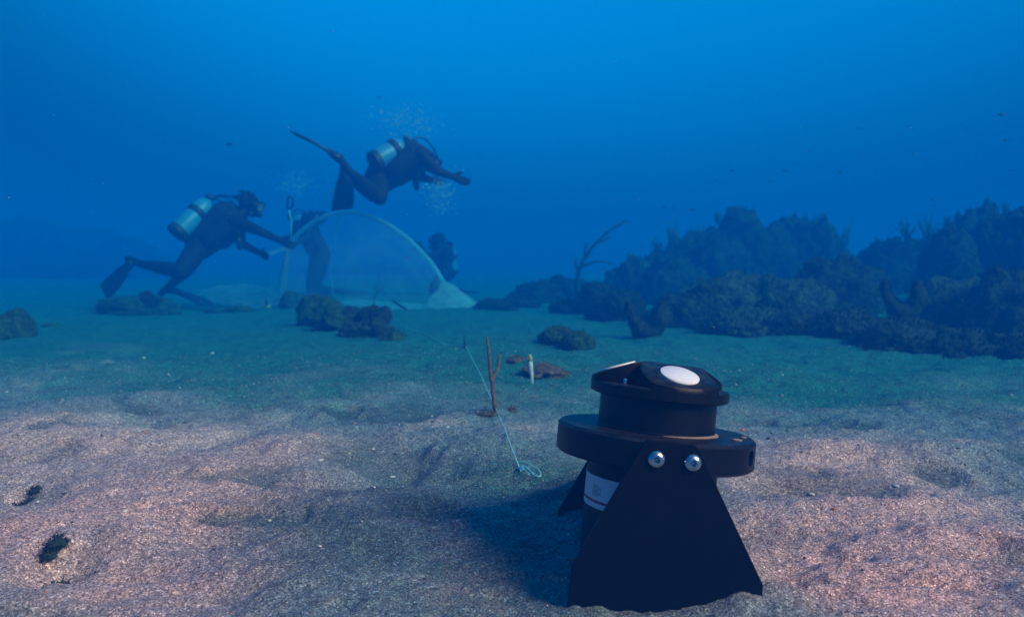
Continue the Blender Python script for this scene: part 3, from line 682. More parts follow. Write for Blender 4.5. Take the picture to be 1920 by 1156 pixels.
# ------------------------------------------------------------------ the reef on the right and the far mounds on the left
def head(px, top, bot, w, Y, seed, label, mt=reef_m, knob=.22, rough=.30, freq=1.7, nt=2600, tl=.022, group='coral heads of the reef', sub=5, boxy=3.2):
    t = P(px, top, Y); x, y = t.x, t.y; z0 = min(gz(x, y), P(px, bot, Y).z)
    o = lump('coral_colony', Vector((x, y, z0-.03)), (w*Y/3000*1.22, w*Y/3000*1.1, (t.z-z0+.03)*.92), mt, seed, label, 'coral', group, knob=knob, rough=rough, freq=freq, rz=seed*.7, sub=sub, boxy=boxy)
    if nt: tufts(o, nt, tl, turf_m if mt is reef2_m else rod_m, 'polyp_growth', seed, up=.3, width=.16)
    return o
HEADS = [
 (930, 562, 586, 70, 7.6, 101, 'small low coral head at the reef\'s far left tip, beside the net', 0),
 (972, 552, 584, 60, 8.2, 102, 'low coral head second from the reef\'s left tip', 0),
 (1010, 528, 578, 90, 8.8, 103, 'faint rounded coral head left of the tall sea rod', 0),
 (1062, 516, 575, 90, 9.0, 104, 'faint flat topped coral head just behind the sea rod\'s foot', 0),
 (1062, 562, 588, 50, 7.1, 105, 'small dark round coral head on sand between net and vase sponge', 0),
 (1122, 524, 592, 70, 7.0, 106, 'dark coral head directly right of the sea rod\'s foot', 0),
 (1160, 545, 602, 90, 6.2, 107, 'broad low coral head behind the lone vase sponge\'s left arm', 0),
 (1215, 468, 600, 120, 7.2, 108, 'tall shoulder of coral above the lone vase sponge', 1),
 (1265, 480, 610, 120, 6.6, 109, 'rounded coral mass right of the shoulder above the lone vase sponge', 0),
 (1300, 440, 600, 130, 7.4, 110, 'coral mass under the first pale sea plumes', 1),
 (1290, 545, 628, 120, 5.5, 111, 'low dark coral foot beside the lone vase sponge\'s right arm', 0),
 (1380, 386, 560, 100, 7.6, 112, 'highest rounded knob of the middle reef, its left summit', 0),
 (1345, 430, 570, 100, 7.2, 113, 'coral shelf directly left below the middle reef\'s left summit', 0),
 (1432, 420, 560, 110, 7.4, 114, 'coral saddle between the two middle summits', 0),
 (1482, 388, 560, 100, 7.6, 115, 'rounded right summit knob of the middle reef', 0),
 (1530, 412, 570, 100, 7.5, 116, 'coral shelf right of the middle reef\'s right summit', 0),
 (1370, 510, 640, 180, 5.7, 117, 'broad plate topped coral in front of the middle summits', 1),
 (1470, 520, 640, 170, 5.5, 118, 'broad brownish coral mound under the right middle summit', 1),
 (1400, 575, 646, 130, 4.9, 119, 'low coral foot where the middle reef meets the sand', 1),
 (1500, 580, 648, 150, 4.8, 120, 'wide coral foot right of the middle reef\'s lowest edge', 0),
 (1560, 480, 630, 130, 6.0, 121, 'dark coral slope left of the gap in the reef', 0),
 (1605, 490, 640, 110, 6.4, 122, 'low dark coral in the dip between middle and right reef', 0),
 (1600, 580, 664, 140, 4.6, 123, 'flat coral apron below the dip in the reef', 0),
 (1670, 432, 600, 110, 6.6, 124, 'rounded coral knob at the left end of the right reef', 0),
 (1735, 428, 600, 130, 6.6, 125, 'coral slope under the right reef\'s pale plumes', 1),
 (1700, 600, 690, 170, 4.1, 126, 'low dark coral apron below the half lost vase sponge', 0),
 (1830, 376, 600, 110, 6.4, 127, 'highest rounded coral knob of the right reef', 0),
 (1785, 420, 600, 90, 6.2, 128, 'coral step left below the right reef\'s highest knob', 0),
 (1905, 386, 600, 110, 6.2, 129, 'tall coral head cut by the right picture edge', 0),
 (1810, 510, 690, 190, 5.0, 130, 'broad dome of paler coral under the right reef\'s highest knob', 1),
 (1905, 500, 700, 170, 4.7, 131, 'broad coral dome cut by the right edge, halfway down', 0),
 (1800, 620, 706, 170, 3.9, 132, 'lowest coral apron spilling onto the sand near the right edge', 0),
 (1915, 630, 728, 190, 3.7, 133, 'lowest dark coral block at the right picture edge', 0),
]
for (px, top, bot, w, Y, sd2, lab, pal) in HEADS:
    if Y > 5.4 and bot < 625 and px > 1170: Y = Y*(1.28 if Y > 6.3 else 1.12)
    head(px, top, bot, w, Y, sd2, lab, reef2_m if pal else reef_m)
# the slope goes on past the picture's right edge
for k, (x, y, w, h) in enumerate(((4.3, 5.2, 1.4, .45), (5.3, 6.6, 1.8, .6), (4.5, 3.9, 1.2, .3), (6.6, 8.0, 2.2, .7))):
    lump('coral_colony', Vector((x, y, gz(x, y)-.05)), (w/2, w/2, h), reef_m, 150+k, ('coral head beyond the right picture edge, ' + ('second nearest', 'second farthest', 'nearest', 'farthest')[k]), 'coral', 'coral heads of the reef', knob=.3, rough=.45)
LEFT = [(30, 398, 560, 260, 11.5, 201, 'large faint reef mound at the far left edge'), (130, 410, 560, 220, 12.0, 202, 'large faint reef mound second from the left edge'),
        (215, 440, 560, 170, 11.0, 203, 'faint reef mound behind the kneeling diver\'s raised fin'), (70, 490, 575, 230, 9.6, 204, 'lower dark reef mound before the faint left mounds'),
        (300, 470, 560, 120, 12.5, 205, 'faint reef mound behind the kneeling diver\'s legs'), (450, 500, 560, 180, 13.0, 206, 'very faint reef mound between kneeling diver and net'),
        (690, 470, 556, 260, 13.0, 207, 'very faint broad mound seen through the net dome'), (180, 520, 575, 150, 9.4, 208, 'low dark reef mound left of the finger sponge')]
for (px, top, bot, w, Y, sd2, lab) in LEFT:
    head(px, top+16, bot, w, Y*2.2, sd2, lab, reef_m, boxy=0, rough=.45, nt=600, tl=.09, group='faint reef mounds on the left', freq=1.4)

def plume(px, bot, top, Y, seed, label, lean=0, spread=14, n=18):
    """feathery soft coral: thin upright branches beset with short side hairs"""
    g = random.Random(seed); b = P(px, bot, Y); m = Y/1500
    root = empty('sea_plume', b, label, 'soft coral', 'sea plumes on the reef')
    mb = MB(); hairs_v = []; hairs_f = []
    H = (bot-top)*m
    for k in range(n):
        a = g.uniform(-1, 1); hh = H*g.uniform(.55, 1)*(1-.25*abs(a)); dx = a*spread*m+lean*m*hh/H; dy = g.uniform(-1, 1)*spread*m
        pts = [Vector((dx*(t**.8)+.012*math.sin(t*5+k), dy*t, hh*t)) for t in (0, .25, .5, .75, 1)]
        mb.tube(pts, [.005, .004, .0035, .003, .0015], 5)
        for q in range(26):
            t = g.uniform(.2, 1); i = min(int(t*4), 3); p = pts[i].lerp(pts[i+1], t*4-i)
            d = Vector((g.uniform(-1, 1), g.uniform(-1, 1), g.uniform(.1, .9))).normalized()*g.uniform(.015, .04)
            w = d.cross(Vector((g.uniform(-1, 1), g.uniform(-1, 1), g.uniform(-1, 1)))).normalized()*.0022
            j = len(hairs_v); hairs_v += [p-w, p+w, p+d]; hairs_f.append((j, j+1, j+2))
    st = mb.build('stem', plume_m, root)
    link('side_branches', pymesh('side_branches', hairs_v, hairs_f), plume_m, root, smooth=False)['kind'] = 'stuff'
for a in [(1262, 470, 398, 7.0, 1, 'tall pale sea plume, leftmost above the reef shoulder', 0, 12), (1308, 462, 420, 7.0, 2, 'short pale sea plume right of the tall leftmost one', 4, 18),
          (1235, 480, 440, 7.1, 3, 'small faint sea plume on the reef shoulder over the vase sponge', -4, 14), (1345, 420, 392, 7.3, 4, 'thin dark sea plume on the left flank of the middle summit', 0, 6),
          (1410, 425, 400, 7.3, 5, 'low sea plume between the two middle summits', 3, 14), (1520, 430, 390, 7.3, 6, 'tall faint sea plume right of the right middle summit', 6, 22),
          (1572, 490, 400, 6.6, 7, 'leaning faint sea plume beside the dip of the reef', 26, 14), (1740, 450, 392, 6.4, 8, 'wide pale sea plume on the right reef slope', 0, 24),
          (1700, 450, 405, 6.4, 9, 'short sea plume at the right reef\'s left end', -4, 16), (1775, 430, 400, 6.2, 10, 'thin sea plume left of the right reef\'s highest knob', 0, 8),
          (1885, 420, 372, 6.1, 11, 'thin upright sea plume near the right edge', 0, 7), (1150, 545, 505, 7.0, 12, 'small faint sea plume right of the sea rod', 0, 14),
          (1190, 510, 466, 7.3, 13, 'faint sea plume at the left flank of the reef shoulder', -6, 14)]:
    plume(*a[:3], a[3]*1.28, *a[4:])
# the tall leaning sea rod
b = P(1083, 560, 8.6); root = empty('sea_rod', b, 'tall bent sea rod leaning right over the low left end of the reef', 'soft coral')
F = lambda x, y, d=0: P(x, y, 8.6+d)-b
g = random.Random(4)
for nm, pts, rr in (('stem', [(1083, 560), (1082, 535), (1084, 512), (1092, 492), (1103, 474), (1118, 455), (1136, 438), (1156, 424), (1176, 414)], [.034, .028, .020, .016, .013, .011, .009, .007, .003]),
                    ('branch', [(1086, 510), (1080, 498), (1079, 486)], [.018, .013, .006]), ('branch', [(1090, 500), (1100, 496), (1120, 490), (1150, 494)], [.014, .010, .007, .004]),
                    ('branch', [(1118, 455), (1128, 452), (1142, 446)], [.010, .008, .004]), ('branch', [(1098, 482), (1096, 468), (1100, 456)], [.012, .008, .004])):
    o = MB().tube([F(*p) for p in pts], rr, 8).build(nm, rod_m, root)
    hv = []; hf = []
    for q in range(260 if nm == 'stem' else 50):
        i = g.randrange(len(pts)-1) if nm == 'branch' else g.randrange(1, len(pts)-1); p = F(*pts[i]).lerp(F(*pts[i+1]), g.random())
        d = Vector((g.uniform(-1, 1), g.uniform(-1, 1), g.uniform(-.6, .9))).normalized()*g.uniform(.03, .07); w = d.cross(Vector((.3, 1, .2))).normalized()*.003
        j = len(hv); hv += [p-w, p+w, p+d]; hf.append((j, j+1, j+2))
    link('polyp_fringe', pymesh('polyp_fringe', hv, hf), plume_m, o, smooth=False)['kind'] = 'stuff'

# ------------------------------------------------------------------ net dome
def net_dome():
    Y0 = 8.0
    arch = [(524, 578), (526, 545), (533, 500), (543, 462), (560, 438), (585, 418), (615, 404), (650, 398), (690, 405), (725, 420), (760, 444), (790, 472), (812, 498), (832, 530), (850, 552), (872, 574)]
    A = [P(px, py, Y0) for px, py in arch]
    # resample smoothly
    pts = []
    for i in range(len(A)-1):
        p0, p1, p2, p3 = A[max(i-1, 0)], A[i], A[i+1], A[min(i+2, len(A)-1)]
        for k in range(4):
            t = k/4; pts.append(.5*((2*p1)+(-p0+p2)*t+(2*p0-5*p1+4*p2-p3)*t*t+(-p0+3*p1-3*p2+p3)*t**3))
    pts.append(A[-1])
    base = Vector((P(690, 575, Y0).x, Y0, gz(P(690, 575, Y0).x, Y0)))
    root = empty('net_dome', base, 'large white arched net tent standing on the sand between the divers', 'net tent')
    loc = [p-base for p in pts]
    zmax = max(p.z for p in loc)
    MB().tube([p+Vector((0, 0, 0)) for p in loc], [.024]*len(loc), 10).build('arch_pole', sleeve_m, root)
    # net skin over the arch, front and back
    v = []; f = []; n = len(loc); K = 20
    for i, p in enumerate(loc):
        D = .85*max(.06, p.z/zmax)**.5
        for k in range(K+1):
            t = math.pi*k/K
            q = Vector((p.x, -D*math.cos(t), max(p.z, .0)*math.sin(t)**.85))
            q.x += .02*math.sin(k*1.7+i*.21)+.10*(-math.cos(t))*0; q.z -= .035*math.sin(t*2)**2*abs(math.sin(i*.35))+.02*math.sin(i*.9+k*.5)*math.sin(t)*(p.z/zmax); q.y += .04*math.sin(i*.55+k*.3)*(1-math.sin(t)); v.append(q)
    for i in range(n-1):
        for k in range(K): f.append((i*(K+1)+k, i*(K+1)+k+1, (i+1)*(K+1)+k+1, (i+1)*(K+1)+k))
    MB().add(v, f).build('net_skin', net_m, root)
    # crossing hoop, seen faintly
    ia = max(range(n), key=lambda i: loc[i].z)
    hoop = [v[ia*(K+1)+k]+Vector((-.36*(-math.cos(math.pi*k/K))*(1 if k > K/2 else .5), 0, 0)) for k in range(K+1)]
    MB().tube(hoop[K//2:], .007, 8).build('cross_pole', net_thick, root)
    # wide sleeve down the left foot
    MB().tube([P(546, 456, Y0-.03)-base, P(540, 478, Y0-.05)-base, P(533, 520, Y0-.05)-base, P(526, 572, Y0-.05)-base], [.026, .034, .040, .060], 12, flat=.5).build('left_sleeve', net_thick, root)
    # gathered bag at the right foot
    def sheet(name, rows, mt, wob=.012, sd2=1):
        vv = []; ff = []; m_ = len(rows[0])
        for r_, row in enumerate(rows):
            for c_, (px, py, Y) in enumerate(row):
                p = P(px, py, Y)-base; vv.append(p)
        for r_ in range(len(rows)-1):
            for c_ in range(m_-1): ff.append((r_*m_+c_, r_*m_+c_+1, (r_+1)*m_+c_+1, (r_+1)*m_+c_))
        me = solidify(MB().add(vv, ff).mesh(name), [('SUBSURF', dict(levels=3, subdivision_type='CATMULL_CLARK'))], name)
        nv = len(me.vertices); co = np.empty(nv*3); me.vertices.foreach_get('co', co); co = co.reshape(-1, 3)
        co += wob*np.stack([fbm3(co*6+1, 3, sd2), 2*fbm3(co*5+4, 3, sd2+3), fbm3(co*9+7, 3, sd2+5)], 1); me.vertices.foreach_set('co', co.ravel().astype(np.float32)); me.update()
        me.materials.clear(); return link(name, me, mt, root)
    sheet('right_bag', [[(828, 526, 8.0), (838, 530, 7.9), (846, 532, 8.0)], [(815, 548, 7.8), (845, 550, 7.75), (870, 553, 7.95)], [(800, 566, 7.7), (855, 568, 7.62), (893, 564, 7.9)], [(800, 580, 7.6), (855, 583, 7.55), (897, 578, 7.8)]], net_thick, .02, 3)
    sheet('right_bag_side', [[(840, 524, 8.0), (852, 534, 8.1), (858, 538, 8.2)], [(850, 545, 8.0), (880, 556, 8.0), (888, 560, 8.1)], [(860, 576, 7.9), (892, 577, 7.9), (898, 572, 8.0)]], net_thick, .02, 4)
    # skirt of netting lying along the sand
    sheet('ground_skirt', [[(640, 560, 8.6), (700, 563, 8.4), (760, 567, 8.2), (820, 570, 8.0), (880, 568, 8.0)], [(640, 570, 8.0), (700, 574, 7.85), (760, 576, 7.8), (820, 577, 7.7), (890, 575, 7.75)], [(650, 573, 7.8), (700, 579, 7.7), (760, 581, 7.6), (820, 581, 7.55), (892, 581, 7.6)]], sleeve_m, .012, 6)
    sheet('left_skirt', [[(360, 548, 8.6), (400, 536, 8.6), (450, 530, 8.6), (500, 540, 8.5), (535, 555, 8.3)], [(370, 560, 8.2), (420, 556, 8.2), (460, 552, 8.2), (505, 558, 8.1), (530, 568, 8.0)], [(430, 573, 7.9), (455, 576, 7.8), (480, 578, 7.75), (500, 578, 7.7), (522, 577, 7.7)]], net_thick, .03, 8)
    sheet('gathered_fold', [[(488, 473, 7.7), (515, 468, 7.7), (545, 455, 7.8)], [(490, 480, 7.7), (518, 476, 7.7), (550, 462, 7.8)]], net_thick, .015, 11)
net_dome()
# bare twig and rod standing inside the dome's mouth
b = G(706, 592); b = Vector((P(706, 585, 7.3).x, 7.3, gz(P(706, 585, 7.3).x, 7.3)))
root = empty('dead_twig', b, 'thin bare branching twig standing before the net dome', 'twig')
F = lambda x, y, d=0: P(x, y, 7.3+d)-b
for pts, r_ in (([(701, 590), (702, 560), (706, 545), (710, 530), (710, 508)], .006), ([(704, 552), (716, 540), (724, 526)], .004), ([(706, 545), (699, 532)], .004), ([(702, 560), (696, 548)], .003), ([(712, 541), (722, 548), (728, 556)], .004)):
    MB().tube([F(*p) for p in pts], [r_*(1-.5*i/(len(pts)-1)) for i in range(len(pts))], 6).build('twig_branch', stake_m, root)
b = Vector((P(748, 578, 7.2).x, 7.2, 0)); b.z = gz(b.x, b.y)
root = empty('dark_rod', b, 'short dark rod slanting out of the sand before the net', 'rod')
MB().tube([P(735, 563, 7.3)-b, P(762, 580, 7.15)-b], .011, 8).build('rod_shaft', stake_m, root)
b = P(500, 574, 7.4); b.z = gz(b.x, b.y); root = empty('ground_peg', b, 'small dark peg pinning the pale net beside its left foot', 'peg')
MB().tube([Vector((0, 0, -.03)), P(499, 561, 7.4)-b], [.010, .012], 8).build('peg_shaft', stake_m, root)
MB().tube([Vector((-.03, 0, .008)), Vector((.035, 0, .012))], .012, 8).build('peg_hook', yellow_m, root)

# ------------------------------------------------------------------ divers
def hand(mb, wrist, direction, side, curl=.5, k=1.0):
    """palm, four bent fingers and a thumb; side = unit vector across the palm towards the thumb"""
    d = direction.normalized(); s = (side-d*side.dot(d)).normalized(); n = d.cross(s)
    w = Vector(wrist)
    for q in (-1, -.35, .35, 1): mb.capsule(w+s*.014*q*k, .015*k, w+d*.085*k+s*.028*q*k, .0135*k, 8)
    for q, ln in ((-1, .058), (-.35, .076), (.35, .082), (1, .072)):
        p = w+d*.088*k+s*.031*q*k; p1 = p+(d*math.cos(.3*curl)+n*math.sin(.3*curl)).normalized()*ln*.5*k
        p2 = p1+(d*math.cos(1.1*curl)+n*math.sin(1.1*curl)).normalized()*ln*.32*k; p3 = p2+(d*math.cos(1.9*curl)+n*math.sin(1.9*curl)).normalized()*ln*.25*k
        mb.capsule(p, .0105*k, p1, .0098*k, 8); mb.capsule(p1, .0098*k, p2, .009*k, 8); mb.capsule(p2, .009*k, p3, .008*k, 8)
    t0 = w+d*.022*k+s*.030*k; t1 = t0+(d*.7+s*.7+n*.3).normalized()*.042*k; t2 = t1+(d+s*.15+n*.4).normalized()*.032*k
    mb.capsule(t0, .014*k, t1, .0115*k, 8); mb.capsule(t1, .0115*k, t2, .0095*k, 8)
def fin(root, ankle, tip, normal, w=.105, name='fin'):
    ankle, tip = Vector(ankle), Vector(tip); d = (tip-ankle).normalized(); L_ = (tip-ankle).length
    n = (normal-d*normal.dot(d)).normalized(); s = d.cross(n); v = []; f = []
    st = [(0, .045, .040), (.10, .050, .042), (.2, .052, .034), (.3, .056, .020), (.36, w*.72, .010), (.6, w*.9, .007), (.85, w, .005), (.97, w*.96, .004), (1.0, w*.80, .003)]
    K = 10
    for t, ww, th in st:
        c = ankle+d*L_*t+n*.05*math.sin(t*math.pi*.8)*L_
        for k in range(K):
            a = 2*math.pi*k/K; v.append(c+s*ww*math.cos(a)+n*th*math.sin(a)*1.0)
    for i in range(len(st)-1):
        for k in range(K): f.append((i*K+k, i*K+(k+1) % K, (i+1)*K+(k+1) % K, (i+1)*K+k))
    f.append(tuple(range(K))[::-1]); f.append(tuple((len(st)-1)*K+k for k in range(K)))
    o = MB().add(v, f).build(name, fin_m, root)
    for sgn in (-1, 1):
        rib = []
        for t, ww, th in st[2:]: rib.append(ankle+d*L_*t+n*.05*math.sin(t*math.pi*.8)*L_+s*ww*sgn*.97)
        MB().tube(rib, [.012, .012, .011, .010, .009, .008, .007][:len(rib)], 6).build('fin_rail', fin_m, o)
    return o
def diver(label, J, tank, face, fins, hands=((0, 0, 1), (0, 0, 1)), group='divers around the net tent', bulk=1.0, hair=False, strap_spot=None, console=None, curl=.6):
    base = J['pelvis'].copy(); base.z = gz(base.x, base.y) if J['pelvis'].z < 1.0 else J['pelvis'].z
    root = empty('person', base, label, 'person', group)
    q = {k: v-base for k, v in J.items()}
    mb = MB(); c = mb.capsule
    pel, che, nek, hed = q['pelvis'], q['chest'], q['neck'], q['head']
    for S in 'RL':
        sh, hp = q['sh'+S], q['hip'+S]
        c(hp, .100, pel.lerp(che, .45)+(sh-che)*.35, .095); c(pel.lerp(che, .45)+(sh-che)*.35, .095, che+(sh-che)*.50, .110)
        c(che+(sh-che)*.5, .105, sh, .062); c(sh, .066, q['el'+S], .046); c(q['el'+S], .045, q['wr'+S], .029)
        c(hp, .112, hp.lerp(q['kn'+S], .5), .096); c(hp.lerp(q['kn'+S], .5), .096, q['kn'+S], .068)
        pass; calf = q['kn'+S].lerp(q['an'+S], .32); c(q['kn'+S], .066, calf, .066); c(calf, .066, q['an'+S], .036)
        d = (fins['RL'.index(S)][0]-base-q['an'+S]).normalized(); c(q['an'+S], .038, q['an'+S]+d*.12, .032)
        c(q['an'+S]-d*.03, .034, q['an'+S]+d*.02, .036)
        hv = hands['RL'.index(S)]; dr = (q['wr'+S]-q['el'+S]); dr = dr+Vector(hv[0]) if len(hv) == 2 and hasattr(hv[0], '__len__') else dr
        hand(mb, q['wr'+S], dr, Vector((0, 0, 1)) if abs(dr.normalized().z) < .8 else Vector((0, 1, 0)), curl)
    c(pel, .145, che, .150); c(che, .10, nek, .060); c(nek, .055, hed, .062)
    # head: skull, face, nose, jaw, ears
    fd = Vector(face).normalized(); up = (hed-nek).normalized(); up = (up-fd*up.dot(fd)).normalized(); sd2 = fd.cross(up)
    c(hed+up*.035-fd*.018, .086, hed+up*.030+fd*.020, .078); c(hed-up*.045+fd*.035, .052, hed-up*.055+fd*.055, .040)
    c(hed+up*.02+fd*.085, .014, hed-up*.012+fd*.108, .015)
    for sg in (-1, 1): c(hed+sd2*.082*sg, .016, hed+sd2*.088*sg+up*.02, .014, 8)
    me = body_mesh('body', mb, .0085, 5); me.materials.clear()
    bd = link('body', me, wetsuit, root)
    # bare face under the hood
    fm = MB(); fm.capsule(hed+up*.018+fd*.045, .058, hed-up*.040+fd*.052, .046); fm.capsule(hed+up*.02+fd*.098, .012, hed-up*.014+fd*.114, .014)
    for sg in (-1, 1): fm.capsule(hed+up*.028+fd*.094+sd2*.030*sg, .011, hed+up*.028+fd*.095+sd2*.032*sg, .011, 8)
    fme = body_mesh('face', fm, .006, 2); fme.materials.clear(); link('face', fme, skin, root)
    mk = MB(); cc = hed+up*.030+fd*.108
    M = Matrix.Translation(cc) @ Matrix(((sd2.x, up.x, fd.x, 0), (sd2.y, up.y, fd.y, 0), (sd2.z, up.z, fd.z, 0), (0, 0, 0, 1)))
    ring = []
    vv = []; ff = []; K = 20
    for r_, z_ in ((.98, -.045), (1.0, .012), (.90, .014), (.88, .006)):
        for k in range(K):
            a = 2*math.pi*k/K; x = .078*np.sign(math.cos(a))*abs(math.cos(a))**.6*r_; y = .044*np.sign(math.sin(a))*abs(math.sin(a))**.7*r_; vv.append(M@Vector((x, y, z_)))
    for i in range(3):
        for k in range(K): ff.append((i*K+k, i*K+(k+1) % K, (i+1)*K+(k+1) % K, (i+1)*K+k))
    mo = MB().add(vv, ff).build('mask', mask_m, root)
    MB().add(vv[3*K:], [tuple(range(K))]).build('mask_lens', glass_m, mo, smooth=False)
    MB().tube([M@Vector((.076*math.cos(t)*1.05, .004, -.04-.11*math.sin(t)**.8)) for t in [math.pi*k/10 for k in range(11)]], .012, 6, flat=.4).build('mask_strap', mask_m, mo)
    reg = hed-up*.045+fd*.105
    rg = MB().capsule(reg, .030, reg+fd*.022, .026).build('regulator', mask_m, root)
    # vest: puffy jacket round the trunk
    vm = MB(); back = (Vector(tank[1])-base).lerp(Vector(tank[0])-base, .5)-pel.lerp(che, .7); back.normalize()
    for S in 'RL':
        sh, hp = q['sh'+S], q['hip'+S]; o_ = (sh-che)
        vm.capsule(pel.lerp(che, .30)+o_*.62, .080*bulk, che+o_*.62, .085*bulk); vm.capsule(che+o_*.6, .07*bulk, nek+o_*.45, .045); vm.capsule(pel.lerp(che, .35)+o_*.45-back*.10, .055*bulk, che+o_*.45-back*.10, .05*bulk)
    vm.capsule(pel.lerp(che, .35)+back*.05, .115*bulk, che.lerp(nek, .3)+back*.06, .105*bulk)
    vme = body_mesh('buoyancy_vest', vm, .011, 4); vme.materials.clear(); link('buoyancy_vest', vme, vest_m, root)
    # tank
    t0, t1 = Vector(tank[0])-base, Vector(tank[1])-base; d = (t1-t0).normalized(); L_ = (t1-t0).length; r = tank[2]
    Mt = Matrix.Translation(t0) @ d.to_track_quat('Z', 'Y').to_matrix().to_4x4()
    tk = MB().lathe([(0, .0), (r*.97, .004), (r, .02), (r, L_-r*.95), (r*.94, L_-r*.62), (r*.78, L_-r*.36), (r*.5, L_-r*.14), (r*.26, L_-r*.02), (r*.24, L_+.012), (0, L_+.012)], 32, M=Mt).build('tank', tank_m, root)
    MB().lathe([(0, -.012), (r*1.02, -.012), (r*1.06, -.004), (r*1.05, .045), (r*1.0, .05)], 32, M=Mt).build('tank_boot', tank_boot_m, tk)
    zb = L_*tank[3]
    MB().lathe([(r*.99, zb-.03), (r*1.05, zb-.028), (r*1.05, zb+.028), (r*.99, zb+.03)], 32, M=Mt).build('tank_band', tank_boot_m, tk)
    MB().tube([Mt@Vector((0, 0, L_)), Mt@Vector((0, 0, L_+.05))], .017, 10).build('valve', steel, tk)
    MB().capsule(Mt@Vector((-.045, 0, L_+.038)), .017, Mt@Vector((.045, 0, L_+.038)), .017, 8).build('valve_knob', tank_boot_m, tk)
    va = Mt@Vector((0, 0, L_+.05))
    MB().capsule(va, .026, va+back*.045, .024, 10).build('first_stage', tank_boot_m, tk)
    def hose(a, b_, mid, rad=.0075, nm='hose', mt=mask_m):
        pts = [];
        for k in range(15):
            t = k/14; pts.append(a*(1-t)**2+mid*2*t*(1-t)+b_*t*t)
        MB().tube(pts, rad, 8).build(nm, mt, root)
    hose(va, reg+sd2*.03, (va+reg)/2+Vector((0, 0, .17))+sd2*.10)
    hose(va, che+(q['shL']-che)*1.0+Vector((.05, 0, -.12)), (va+che)/2+(q['shL']-che)*1.6+Vector((0, 0, .12)))
    if console is not None: hose(va, console-base, (va+console-base)/2+Vector((.22, -.10, .10)), nm='hose', mt=yellow_m if strap_spot else mask_m)
    if console is not None:
        cb = console-base; MB().capsule(cb, .030, cb+Vector((.01, .0, -.07)), .024, 10).build('gauge_console', mask_m, root)
    for i, (a, b_, nn) in enumerate(fins): fin(root, a-base, b_-base, Vector(nn))
    if hair:
        hm = MB()
        for k in range(60):
            g2 = random.Random(k); p = hed+up*.06-fd*.03+Vector((g2.uniform(-.06, .06), g2.uniform(-.06, .06), g2.uniform(-.03, .03)))
            e = p-fd*g2.uniform(.03, .09)+up*g2.uniform(-.02, .045)+sd2*g2.uniform(-.04, .04); hm.tube([p, p.lerp(e, .5)+up*.012, e], [.016, .013, .005], 6)
        hm.build('hair', hair_m, root)['kind'] = 'stuff'
    return root
D1 = dict(pelvis=P(376, 458, 7.62), chest=P(428, 418, 7.62), neck=P(450, 400, 7.6), head=P(466, 386, 7.58),
          shR=P(440, 414, 7.42), shL=P(446, 406, 7.82), elR=P(484, 432, 7.32), wrR=P(524, 450, 7.45), elL=P(452, 456, 7.86), wrL=P(487, 474, 7.72),
          hipR=P(374, 462, 7.52), hipL=P(372, 460, 7.74), knR=P(338, 508, 7.25), anR=P(262, 494, 7.42), knL=P(352, 503, 8.02), anL=P(320, 534, 7.72))
diver('diver kneeling left of the net tent, pale tank on back, arms reaching for it', D1, (P(331, 437, 7.36), P(392, 378, 7.58), .094, .62), (.92, -.12, -.30),
      [(P(248, 488, 7.42), P(192, 547, 7.46), (.8, .1, .6)), (P(312, 541, 7.70), P(388, 573, 7.6), (.0, .0, 1))], bulk=1.5, hair=True, console=P(447, 450, 7.35))
D2 = dict(pelvis=P(712, 334, 7.42), chest=P(766, 306, 7.42), neck=P(789, 294, 7.46), head=P(803, 303, 7.60),
          shR=P(789, 288, 7.22), shL=P(782, 298, 7.64), elR=P(819, 320, 7.16), wrR=P(848, 331, 7.20), elL=P(790, 332, 7.74), wrL=P(812, 338, 7.92),
          hipR=P(706, 337, 7.32), hipL=P(707, 337, 7.54), knR=P(712, 370, 7.02), anR=P(655, 322, 7.12), knL=P(700, 366, 7.82), anL=P(652, 330, 7.60))
diver('diver swimming above the net tent towards the right, pale tank on back and fins trailing', D2, (P(701, 303, 7.18), P(757, 270, 7.34), .092, .66), (.75, .45, -.45),
      [(P(640, 300, 7.12), P(547, 252, 7.12), (.5, .03, .86)), (P(646, 312, 7.58), P(640, 392, 7.40), (0.2, 1, .1))], bulk=1.5, strap_spot=True, console=P(779, 338, 7.3), curl=.25)
D3 = dict(pelvis=P(600, 478, 10.90), chest=P(580, 440, 10.75), neck=P(566, 408, 10.65), head=P(597, 408, 10.60),
          shR=P(585, 418, 10.60), shL=P(560, 420, 10.90), elR=P(574, 446, 10.45), wrR=P(556, 456, 10.30), elL=P(546, 446, 10.90), wrL=P(540, 456, 10.60),
          hipR=P(602, 482, 10.80), hipL=P(596, 482, 11.02), knR=P(590, 542, 10.70), anR=P(632, 546, 11.00), knL=P(582, 541, 11.10), anL=P(626, 545, 11.40))
D3['neck'] = P(582, 410, 10.65)
diver('diver mostly hidden behind the net tent\'s upper left, pale tank end showing', D3, (P(590, 424, 11.15), P(550, 412, 10.95), .09, .6), (-.4, -.8, -.4),
      [(P(642, 547, 11.00), P(690, 550, 11.10), (0, 0, 1)), (P(638, 546, 11.40), P(680, 549, 11.50), (0, 0, 1))], bulk=1.0)
D4 = dict(pelvis=P(838, 506, 11.00), chest=P(832, 474, 10.90), neck=P(826, 462, 10.85), head=P(818, 448, 10.80),
          shR=P(826, 470, 10.72), shL=P(830, 470, 11.10), elR=P(806, 484, 10.60), wrR=P(792, 468, 10.50), elL=P(808, 480, 11.20), wrL=P(790, 470, 11.00),
          hipR=P(838, 509, 10.90), hipL=P(838, 509, 11.12), knR=P(812, 544, 10.70), anR=P(846, 547, 10.90), knL=P(814, 543, 11.30), anL=P(848, 546, 11.40))
D4['head'] = P(822, 452, 10.82)
